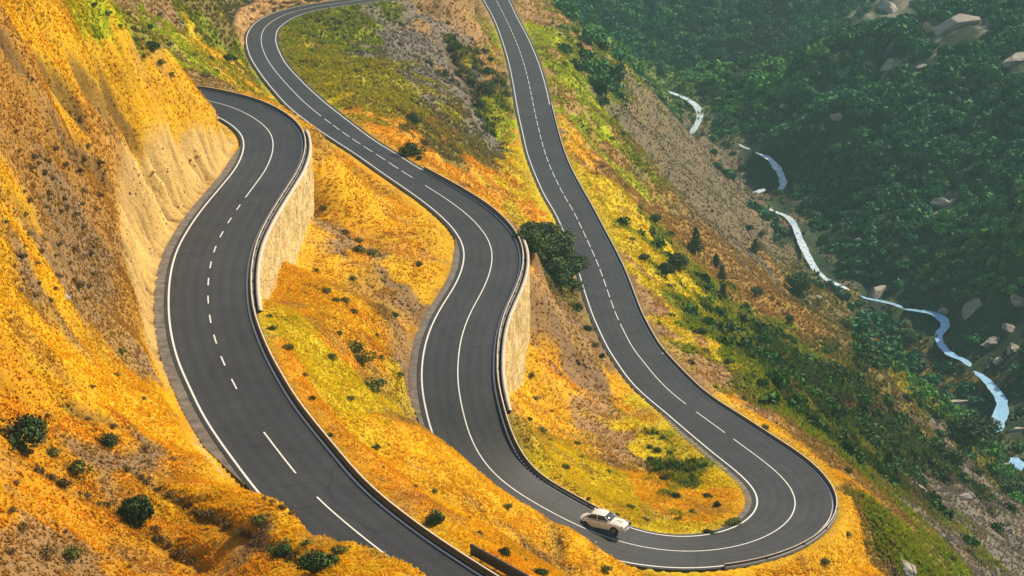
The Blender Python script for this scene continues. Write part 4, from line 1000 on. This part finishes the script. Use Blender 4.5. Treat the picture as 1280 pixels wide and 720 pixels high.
# ---- the wood in the valley, one mass of crowns
def sample_ground(n, y0, y1, seed, m=.262, pw=1.0):
    r = np.random.default_rng(seed); y = (y0 ** (pw + 1) + r.uniform(0, 1, n) * (y1 ** (pw + 1) - y0 ** (pw + 1))) ** (1 / (pw + 1)) if pw > -1 else y0 * (y1 / y0) ** r.uniform(0, 1, n)
    x = r.uniform(-m, m, n) * y
    return x, y
gcx = GC.reshape(ny, nx, 3)
def near_idx(x, y):
    i = np.clip(np.searchsorted(GX, x), 0, nx - 1); j = np.clip(np.searchsorted(GY, y), 0, ny - 1); return j * nx + i
x, y = sample_ground(34000, 240, 1010, 3); _k = x > .02 * y; x, y = x[_k], y[_k]
ni = near_idx(x, y); cwv = CW[ni]; kF, kM, kD, kK, kR, kL = [cwv[:, KEYS.index(c)] for c in 'FMDKRL']
pr = np.clip(kF * 1.5 + kM * 1.4 + kD * .6 + kK * .6 - kR * 1.2 + (kL > .5) * .12 + (kL > .3) * .05 + (x > y * .165) * (y > 380) * .9 - kR * 1.2, 0, 1)
pr *= (RM[ni] > 3) * (y > 230)
ok = rng.uniform(size=len(x)) < pr
# keep the water clear
RV = np.vstack([hit(np.array(s_)[:, 0], np.array(s_)[:, 1])[:, :2] for s_ in [catmull(np.array(q_, float)[:, :2], 4) for q_ in RIV]])
dr = np.full(len(x), 99.)
for a in range(0, len(x), 3000):
    dr[a:a + 3000] = np.sqrt((((x[a:a + 3000, None] - RV[None, :, 0])) ** 2 + ((y[a:a + 3000, None] - RV[None, :, 1]) * .6) ** 2).min(1))
RIVW = .011 * y
ok &= dr > RIVW * .75
BR = [(1195,30,50),(1112,10,36),(1118,80,34),(1155,84,22),(1272,76,40),(1216,384,40),(1278,378,34),(1262,410,28),(1244,426,26),(1268,438,30),(1180,254,30),(1096,366,28),(1272,538,24),(1048,148,22),(1192,505,30)]
for u_, v_, w_ in BR:
    p_ = hit(u_, v_)[0]; q_ = w_ / F_PX * p_[1] * .75; ok &= ~((np.abs(x - p_[0]) < q_) & (y - p_[1] < q_ * .8) & (p_[1] - y < q_ * 2.4))
x, y, cwv, dr = x[ok], y[ok], cwv[ok], dr[ok]; z = ground(x, y)
print('forest trees', len(x))
TV = [leafcloud(150, (.5, .5, .46), .10, 200 + q, 6, .1) for q in range(6)]
Vs, Fs, Cs, base = [], [], [], 0
r2_ = np.random.default_rng(11)
fc = np.array([.052, .175, .07]); lit_c = np.array([.12, .30, .055]); dc = np.array([.06, .14, .022])  # second tone is lit forest, the light painted into the crowns
for q in range(len(x)):
    f = cwv[q]; F_, M_, D2 = f[KEYS.index('F')], f[KEYS.index('M')], f[KEYS.index('D')]
    sz = r2_.uniform(3.2, 6.8) if y[q] > 430 else r2_.uniform(1.6, 3.6)
    if dr[q] < RIVW[0] * 2 and y[q] > 430: sz *= .6
    v_, t_ = TV[r2_.integers(6)]
    a = r2_.uniform(0, 6.28); ca, sa = math.cos(a), math.sin(a)
    w_ = v_ * [sz, sz, sz * r2_.uniform(.8, 1.3)]
    w_ = np.c_[w_[:, 0] * ca - w_[:, 1] * sa + x[q], w_[:, 0] * sa + w_[:, 1] * ca + y[q], w_[:, 2] + z[q] - .1 * sz]
    tot = F_ + M_ + D2 + 1e-6; col = (fc * F_ + lit_c * M_ + dc * D2 + .03 * tot * lit_c) / tot
    col = col * r2_.uniform(.6, 1.45) * np.array([r2_.uniform(.85, 1.25), 1, r2_.uniform(.8, 1.1)])
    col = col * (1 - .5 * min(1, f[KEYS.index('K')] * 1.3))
    cc = np.repeat(col[None] * r2_.uniform(.75, 1.25, (len(v_) // 4, 1)), 4, 0)
    Vs.append(w_.astype(np.float32)); Fs.append(t_ + base); Cs.append(cc); base += len(v_)
o = mesh_np('forest', np.vstack(Vs), np.vstack(Fs), M_COVER, cols=np.vstack(Cs)); tag(o, 'dense dark green wood covering the far valley side', 'forest', kind='stuff')

# ---- grass tufts
def tufts(n, y0, y1, seed, pw):
    x, y = sample_ground(n, y0, y1, seed, .27, pw)
    ni = near_idx(x, y); den = CW[ni] @ CDEN
    patch = .45 + .9 * vnoise(x / 1.8, y / 2.4, 777)
    ok = (rng.uniform(size=n) < den * patch * (1 - .75 * GULW[ni])) & (RM[ni] > -.1) & ~WFL[ni]
    x, y, ni = x[ok], y[ok], ni[ok]; z = ground(x, y); n = len(x)
    h = (CW[ni] @ CHGT) * rng.uniform(.5, 1.4, n) * np.clip(y / 190, .75, 1.9); h *= np.clip(.45 + RM[ni] / 2.5, .45, 1)
    straw = np.clip(CW[ni][:, KEYS.index('S')] + CW[ni][:, KEYS.index('T')] + CW[ni][:, KEYS.index('C')], 0, 1)[:, None] * rng.uniform(0, .8, (n, 1)) * (x < y * .10)[:, None]
    col = (GC[ni] * (1 - straw) + np.array([.55, .30, .03]) * straw) * rng.uniform(.9, 1.15, (n, 1)) * np.stack([rng.uniform(.9, 1.1, n), rng.uniform(.85, 1.2, n), np.ones(n)], 1)
    clump = vnoise(x / 1.1, y / 1.5, 888) * .6 + vnoise(x / .45, y / .6, 889) * .4
    h *= .55 + clump * 1.1; dk = (rng.uniform(size=n) < .045) & (clump < .5); col[dk] *= np.array([.35, .38, .6])
    V_, C_ = [], []
    for k in range(3):
        a = rng.uniform(0, 6.283, n); dx, dy = np.cos(a), np.sin(a); w_ = h * rng.uniform(.28, .5, n)
        ln = rng.uniform(.1, .8, n) * h; la = rng.uniform(0, 6.283, n)
        p0 = np.stack([x - dx * w_, y - dy * w_, z - .05], 1); p1 = np.stack([x + dx * w_, y + dy * w_, z - .05], 1)
        p2 = np.stack([x + np.cos(la) * ln, y + np.sin(la) * ln, z + h * rng.uniform(.7, 1.1, n)], 1)
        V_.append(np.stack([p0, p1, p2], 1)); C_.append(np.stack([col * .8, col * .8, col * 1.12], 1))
    V_ = np.concatenate(V_).reshape(-1, 3); C_ = np.concatenate(C_).reshape(-1, 3)
    return V_, C_
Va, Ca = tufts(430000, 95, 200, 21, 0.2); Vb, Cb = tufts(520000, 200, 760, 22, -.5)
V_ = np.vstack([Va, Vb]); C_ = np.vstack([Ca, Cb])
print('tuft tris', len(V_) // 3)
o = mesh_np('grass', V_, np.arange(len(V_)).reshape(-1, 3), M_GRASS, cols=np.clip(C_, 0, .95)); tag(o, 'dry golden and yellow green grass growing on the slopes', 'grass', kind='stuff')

# ---- loose stones
ico = [(0,0,1),(.89,0,.45),(.28,.85,.45),(-.72,.53,.45),(-.72,-.53,.45),(.28,-.85,.45),(.72,.53,-.45),(-.28,.85,-.45),(-.89,0,-.45),(-.28,-.85,-.45),(.72,-.53,-.45),(0,0,-1)]
icf = [(0,1,2),(0,2,3),(0,3,4),(0,4,5),(0,5,1),(1,6,2),(2,7,3),(3,8,4),(4,9,5),(5,10,1),(6,7,2),(7,8,3),(8,9,4),(9,10,5),(10,6,1),(11,7,6),(11,8,7),(11,9,8),(11,10,9),(11,6,10)]
ico = np.array(ico); icf = np.array(icf)
x, y = sample_ground(90000, 100, 560, 31, .265, -.3); ni = near_idx(x, y)
cs = CW[ni][:, KEYS.index('S')] + .35 * CW[ni][:, KEYS.index('T')] + .7 * CW[ni][:, KEYS.index('C')] + .2 * CW[ni][:, KEYS.index('P')] + .02
cs = cs * np.where(y > 280, .35, 1)
ok = (rng.uniform(size=len(x)) < cs * np.clip(vnoise(x / 2, y / 3, 801) * 1.8 - .3, 0, 1)) & (RM[ni] > .3); x, y, ni = x[ok], y[ok], ni[ok]; z = ground(x, y); n = len(x)
rk = rng.integers(0, len(RV), 1300); sd = rng.choice([-1, 1], 1300) * rng.uniform(.006, .013, 1300) * RV[rk, 1]
x = np.r_[x, RV[rk, 0] + sd]; y = np.r_[y, RV[rk, 1] + rng.normal(size=1300) * 2.5]; ni = np.r_[ni, near_idx(x[-1300:], y[-1300:])]; z = ground(x, y); n = len(x)
sz = (.05 + .16 * rng.uniform(size=n) ** 3) * np.clip(y / 150, .8, 2.5)
Vr = ico[None] * (sz[:, None, None] * rng.uniform(.6, 1.3, (n, 12, 1))) * np.array([1, 1, .7]) + np.stack([x, y, z], 1)[:, None]
Fr = icf[None] + (np.arange(n) * 12)[:, None, None]
col = (GC[ni] * .5 + np.array([.30, .24, .20]) * .5) * rng.uniform(.6, 1.5, (n, 1))
o = mesh_np('loose_stones', Vr.reshape(-1, 3), Fr.reshape(-1, 3), M_COVER, cols=np.clip(np.repeat(col, 12, 0), 0, .9)); tag(o, 'loose stones strewn over the scree and cut banks', 'stones', kind='stuff')
print('stones', n)

# ---- boulders and outcrops
def boulder(seed):
    bm_ = bmesh.new(); bmesh.ops.create_icosphere(bm_, subdivisions=4, radius=.5)
    r = np.random.default_rng(seed); pl = r.normal(size=(14, 3)); pl /= np.linalg.norm(pl, axis=1)[:, None]; dd = r.uniform(.20, .36, 14)
    for v in bm_.verts:
        c = np.array(v.co)
        for p_, d_ in zip(pl, dd):
            q = c @ p_
            if q > d_: c = c - p_ * (q - d_) * 1.0
        c = c * (1 + .12 * float(fbm(np.array(c[0] * 5 + seed), np.array(c[1] * 5 + c[2] * 4), 5, 3))); v.co = c
    me = bpy.data.meshes.new('boulder'); bm_.to_mesh(me); bm_.free(); me.materials.append(M_ROCK); return me
import bmesh
BM = [boulder(q) for q in range(5)]
BL = """82 370 15 pale boulder lying alone on the stony orange slope at the left
1216 384 40 broad pale boulder above the river bend, left of the cliff rocks
1180 388 18 small pale boulder at the upstream side of the river bend
1278 378 34 pale boulder at the right edge above the river bend
1262 410 28 pale boulder in the rock group above the right bank, uppermost
1244 426 26 pale boulder in the middle of the rock group above the right bank
1268 438 30 pale boulder at the lower right of the right bank rock group
1233 432 16 small boulder at the left of the right bank rock group
1248 452 20 small boulder lowest in the right bank rock group
1096 366 28 pale outcrop beside the narrow blue stretch of the river
1180 254 30 pale outcrop in the wood high above the river
1206 258 14 small pale outcrop right of the larger one in the wood
1074 300 16 grey rock among trees right of the white rapids
1272 538 24 pale boulder on the right bank at the widest blue water
1052 358 12 white stone at the foot of the rapids
1022 372 14 pale stone on the river bank left of the rapids foot
1270 575 22 white boulder in the stony river bed at the lower right
1255 582 16 white stone left of the river bed boulder
1276 592 18 white stone below the river bed boulder
1195 30 50 big pale outcrop on the ridge at the top right
1112 10 36 pale outcrop at the top edge on the far hillside
1118 80 34 pale outcrop on the middle ridge
1155 84 22 smaller pale outcrop right of the middle ridge outcrop
1272 76 40 pale outcrop at the right edge below the top ridge
1200 72 16 small pale rock on the wooded ridge face
1262 42 22 pale rock near the top right corner
1048 148 22 pale rock in the wood above the upper river
980 132 14 small rock left of the one above the upper river
1205 622 30 grey rock on the stony shoulder at the lower right
1150 612 24 grey rock at the left of the stony shoulder
1130 708 36 dark grey rock face at the bottom edge right of the hairpin
1260 665 26 grey rock near the lower right corner
1175 640 18 small grey rock on the stony shoulder
1192 505 30 brown cliff rock over the lowest river bend
1160 478 20 brown cliff rock at the left of the gorge"""
for k, ln in enumerate(BL.split('\n')):
    u_, v_, w_, lb = ln.split(' ', 3); p = hit(float(u_), float(v_))[0]; s_ = float(w_) / F_PX * p[1]
    o = bpy.data.objects.new('boulder', BM[k % 5]); C.objects.link(o); o.location = (p[0], p[1], p[2] - .02 * s_); o.scale = (s_ * 1.15, s_ * 1.3, s_ * .75); o.rotation_euler = (random.uniform(-.3, .3), random.uniform(-.3, .3), random.uniform(0, 6))
    tag(o, lb, 'boulder', 'boulders and outcrops')



# ------------------------------------------------------------------ the white car
def build_car():
    M_BODY = simple_mat('cream_paint', (.80, .77, .68), rough=.28, var=.03, scale=2)
    M_BODY.node_tree.nodes['Principled BSDF'].inputs['Coat Weight'].default_value = .5
    M_GLASS = simple_mat('car_glass', (.03, .04, .045), rough=.06, spec=.8)
    M_TYRE = simple_mat('tyre_rubber', (.02, .02, .02), rough=.9)
    M_CHROME = simple_mat('chrome', (.6, .6, .6), rough=.2, metal=1)
    M_LAMP = simple_mat('lamp_glass', (.85, .82, .75), rough=.1)
    M_RED = simple_mat('red_lens', (.5, .03, .02), rough=.25)
    M_GRILLE = simple_mat('grille_metal', (.33, .15, .11), rough=.5, var=.3, scale=20)
    M_DARK = simple_mat('arch_black', (.012, .012, .012), rough=.9)
    k = li(770, 678); cen = (LO.lo_[k] + LO.hi_[k]) / 2
    # inner lane: between the centre line and the +N edge
    pos = LO.at([k], (cen + LO.hi_[k]) / 2 + .1)[0]
    # slide along so the car stands where the picture has it
    best = None
    for kk in range(k - 30, k + 20):
        p = LO.at([kk], cen * .62 + LO.hi_[kk] * .38)[0]
        yy = p[1] * CP - (p[2] + .5 - CAM_H) * SP; uu = 640 + F_PX * p[0] / yy
        if best is None or abs(uu - 752) < best[0]: best = (abs(uu - 752), kk, p)
    _, kk, pos = best
    ang = math.atan2(LO.T[kk][1], LO.T[kk][0])
    print('CAR ANG', math.degrees(ang), pos)
    root = empty('classic_car', tuple(pos), ang - R_(24)); root.scale = (1.1, 1.1, 1.12)
    tag(root, 'small cream white classic car driving round the bend on the middle road', 'car')
    st = np.array([-2.05, -1.95, -1.6, -1.2, -.8, -.3, .3, .8, 1.15, 1.55, 1.88, 2.02])
    wd = np.array([.50, .66, .76, .79, .79, .80, .80, .80, .78, .75, .66, .48])
    hb = np.array([.58, .70, .80, .86, .88, .88, .88, .88, .84, .80, .72, .58])
    hd = np.array([.62, .76, .90, .96, .95, .92, .92, .94, .93, .86, .76, .60])
    zb = np.array([.34, .26, .24, .24, .22, .22, .22, .22, .24, .24, .27, .36])
    V_ = []; F_ = []
    ring = 14
    for x_, w_, b_, d_, z_ in zip(st, wd, hb, hd, zb):
        half = [(0, z_), (w_ * .8, z_), (w_ * .98, z_ + .12), (w_, (z_ + b_) / 2), (w_ * .97, b_ - .08), (w_ * .86, b_), (w_ * .45, d_), (0, d_ + .01)]
        pts_ = half + [(-a, c) for a, c in half[-2:0:-1]]
        V_ += [(x_, a, c) for a, c in pts_]
    for s_ in range(len(st) - 1):
        for j in range(ring):
            a = s_ * ring + j; b_ = s_ * ring + (j + 1) % ring; F_.append((a, b_, b_ + ring, a + ring))
    F_.append(tuple(range(ring))[::-1]); F_.append(tuple((len(st) - 1) * ring + j for j in range(ring)))
    body = mesh_py('body', V_, F_, M_BODY, root, smooth=True, sub=2)
    def loft(name, st_, mat, par, n_sub=2):
        V_ = []; F_ = []
        for x_, w0, w1, z0, z1 in st_:
            pts_ = [(-w0, z0), (-w1, z1 - .05), (-w1 * .75, z1), (w1 * .75, z1), (w1, z1 - .05), (w0, z0)]
            V_ += [(x_, a, c) for a, c in pts_]
        n = 6
        for s_ in range(len(st_) - 1):
            for j in range(n):
                a = s_ * n + j; b_ = s_ * n + (j + 1) % n; F_.append((a, b_, b_ + n, a + n))
        F_.append(tuple(range(n))[::-1]); F_.append(tuple((len(st_) - 1) * n + j for j in range(n)))
        return mesh_py(name, V_, F_, mat, par, smooth=True, sub=n_sub)
    g = loft('windows', [(-1.38, .62, .40, .86, .96), (-1.0, .70, .60, .86, 1.25), (-.6, .73, .63, .86, 1.37), (.1, .73, .63, .86, 1.37), (.45, .72, .60, .86, 1.28), (.85, .68, .50, .86, .98)], M_GLASS, root, 1)
    roof = loft('roof', [(-1.02, .60, .52, 1.19, 1.24), (-.8, .64, .60, 1.27, 1.36), (-.45, .65, .62, 1.32, 1.42), (.05, .65, .62, 1.32, 1.41), (.36, .62, .56, 1.28, 1.34)], M_BODY, root, 2)
    def bar(name, a, b_, r, mat, par=root, k=6):
        a = Vector(a); b_ = Vector(b_); d = (b_ - a).normalized(); s_ = d.orthogonal().normalized(); t = d.cross(s_); V_ = []
        for c in (a, b_):
            for j in range(k): an = 6.2832 * j / k; V_.append(c + (s_ * math.cos(an) + t * math.sin(an)) * r)
        F_ = [(j, (j + 1) % k, k + (j + 1) % k, k + j) for j in range(k)] + [tuple(range(k))[::-1], tuple(range(k, 2 * k))]
        return mesh_py(name, V_, F_, mat, par, smooth=False)
    for sy in (-1, 1):
        bar('pillar', (.92, sy * .69, .87), (.36, sy * .60, 1.32), .035, M_BODY)
        bar('pillar', (-.20, sy * .755, .87), (-.25, sy * .645, 1.36), .035, M_BODY)
        bar('pillar', (-1.45, sy * .66, .88), (-.95, sy * .58, 1.28), .075, M_BODY)
        bar('door_handle', (-.12, sy * .815, .72), (.02, sy * .815, .72), .015, M_CHROME)
        bar('side_mirror', (.62, sy * .80, .97), (.62, sy * .90, .97), .045, M_CHROME)
        bar('sill_trim', (-.95, sy * .80, .34), (.85, sy * .80, .34), .02, M_CHROME)
        for x_ in (-1.22, 1.22):
            # arch, tyre, rim
            def disc(name, r0, y0, y1, mat, par, seg=28, dome=0):
                V_ = []; 
                for yy, rr in ((y0, r0 * .96), (y0 + (y1 - y0) * .2, r0), (y1 - (y1 - y0) * .2, r0), (y1, r0 * .92), (y1 + dome, r0 * .4)):
                    V_ += [(x_ + math.cos(6.2832 * j / seg) * rr, sy * yy, .31 + math.sin(6.2832 * j / seg) * rr) for j in range(seg)]
                F_ = []
                for q in range(4): F_ += [(q * seg + j, q * seg + (j + 1) % seg, (q + 1) * seg + (j + 1) % seg, (q + 1) * seg + j) for j in range(seg)]
                F_.append(tuple(range(4 * seg, 5 * seg)))
                return mesh_py(name, V_, F_, mat, par, smooth=False)
            disc('wheel_arch', .375, .60, .806, M_DARK, root)
            w_ = disc('wheel', .31, .62, .822, M_TYRE, root)
            disc('rim', .19, .70, .832, M_CHROME, w_, dome=.02)
        # lamps
        for nm, x_, z_, r_l, mt in (('headlight', 1.86, .66, .10, M_LAMP), ('tail_light', -1.96, .62, .06, M_RED)):
            bm_ = bmesh.new(); bmesh.ops.create_uvsphere(bm_, u_segments=16, v_segments=10, radius=r_l); me = bpy.data.meshes.new(nm); bm_.to_mesh(me); bm_.free(); me.materials.append(mt)
            o = bpy.data.objects.new(nm, me); C.objects.link(o); o.parent = root; o.location = (x_, sy * .52, z_)
            bar('lamp_ring', (x_ - .06, sy * .52, z_), (x_ + .02, sy * .52, z_), r_l * 1.15, M_CHROME, k=18)
    def box(name, x0, x1, y0, y1, z0, z1, mat, bev=.02):
        V_ = [(x, y, z) for x in (x0, x1) for y in (y0, y1) for z in (z0, z1)]
        return mesh_py(name, V_, [(0, 1, 3, 2), (4, 6, 7, 5), (0, 4, 5, 1), (2, 3, 7, 6), (0, 2, 6, 4), (1, 5, 7, 3)], mat, root, bevel=bev)
    box('front_bumper', 2.0, 2.1, -.72, .72, .34, .45, M_CHROME, .04); box('rear_bumper', -2.14, -2.04, -.72, .72, .36, .47, M_CHROME, .04)
    box('grille', 1.93, 2.035, -.36, .36, .46, .62, M_GRILLE); box('number_plate', 2.1, 2.112, -.22, .22, .35, .45, M_LAMP, .004)
    box('bonnet_trim', 1.0, 1.75, -.012, .012, .90, .945, M_CHROME, .005)
build_car()

# white marker post at the road edge under the car
p = hit(745, 689)[0]
mp_ = empty('marker_post', (p[0], p[1], p[2])); tag(mp_, 'small white marker post on the verge just below the white car', 'marker post')
M_WP = simple_mat('white_plastic', (.8, .8, .78), rough=.5)
def prism(name, x0, z0, z1, mat, par):
    V_ = [(-x0, -.05, z0), (x0, -.05, z0), (x0 * .6, .05, z0), (-x0 * .6, .05, z0), (-x0, -.05, z1), (x0, -.05, z1), (x0 * .6, .05, z1), (-x0 * .6, .05, z1)]
    return mesh_py(name, V_, [(0, 1, 5, 4), (1, 2, 6, 5), (2, 3, 7, 6), (3, 0, 4, 7), (4, 5, 6, 7)], mat, par)
prism('post', .07, -.2, .85, M_WP, mp_); prism('dark_band', .074, .62, .74, M_POST, mp_)

# ------------------------------------------------------------------ air
M_HAZE = bpy.data.materials.new('haze_material'); M_HAZE.use_nodes = True; nt = M_HAZE.node_tree; nt.nodes.clear()
ou = nt.nodes.new('ShaderNodeOutputMaterial'); pv_ = nt.nodes.new('ShaderNodeVolumePrincipled'); pv_.inputs['Density'].default_value = .00018; pv_.inputs['Color'].default_value = (.45, .80, .85, 1); pv_.inputs['Anisotropy'].default_value = .2
nt.links.new(pv_.outputs[0], ou.inputs['Volume'])
hx0, hx1, hy0, hy1, hz0, hz1 = GX[0] - 20, GX[-1] + 20, -30, GY[-1] + 20, HH.min() - 3, HH.max() + 40
hz = mesh_py('haze', [(x, y, z) for x in (hx0, hx1) for y in (hy0, hy1) for z in (hz0, hz1)], [(0, 1, 3, 2), (4, 6, 7, 5), (0, 4, 5, 1), (2, 3, 7, 6), (0, 2, 6, 4), (1, 5, 7, 3)], M_HAZE)
tag(hz, kind='stuff')


# ------------------------------------------------------------------ camera, light, world
cam = bpy.data.cameras.new('camera'); co = bpy.data.objects.new('camera', cam); C.objects.link(co)
co.location = (0, 0, CAM_H); co.rotation_euler = (math.pi / 2 - PITCH, 0, 0)
cam.sensor_width = 36; cam.lens = F_PX / 1280 * 36; cam.clip_start = 1; cam.clip_end = 5000
bpy.context.scene.camera = co

SUN_AZ = math.atan2(.76, 1.0)        # direction the light comes from, angle from +x towards +y
SUN_EL = R_(36)
sun = bpy.data.lights.new('sun', 'SUN'); so = bpy.data.objects.new('sun', sun); C.objects.link(so)
sun.energy = 5.0; sun.angle = R_(.6); sun.color = (1.0, .84, .60)
from mathutils import Vector
dv = Vector((math.cos(SUN_AZ) * math.cos(SUN_EL), math.sin(SUN_AZ) * math.cos(SUN_EL), math.sin(SUN_EL)))
so.rotation_euler = dv.to_track_quat('Z', 'Y').to_euler(); so.location = (200, 120, 200)
w = bpy.data.worlds.new('World'); bpy.context.scene.world = w; w.use_nodes = True
nt = w.node_tree; bg = nt.nodes['Background']
sky = nt.nodes.new('ShaderNodeTexSky'); sky.sky_type = 'NISHITA'; sky.sun_disc = False
sky.sun_elevation = SUN_EL; sky.sun_rotation = math.pi / 2 - SUN_AZ; sky.air_density = 1.0; sky.dust_density = .6
nt.links.new(sky.outputs['Color'], bg.inputs['Color']); bg.inputs['Strength'].default_value = .09

sc = bpy.context.scene
sc.render.engine = 'CYCLES'
sc.view_settings.view_transform = 'Standard'; sc.view_settings.look = 'None'; sc.view_settings.exposure = .42; sc.view_settings.gamma = 1
sc.render.resolution_x = 1024; sc.render.resolution_y = 576
print('DONE build')
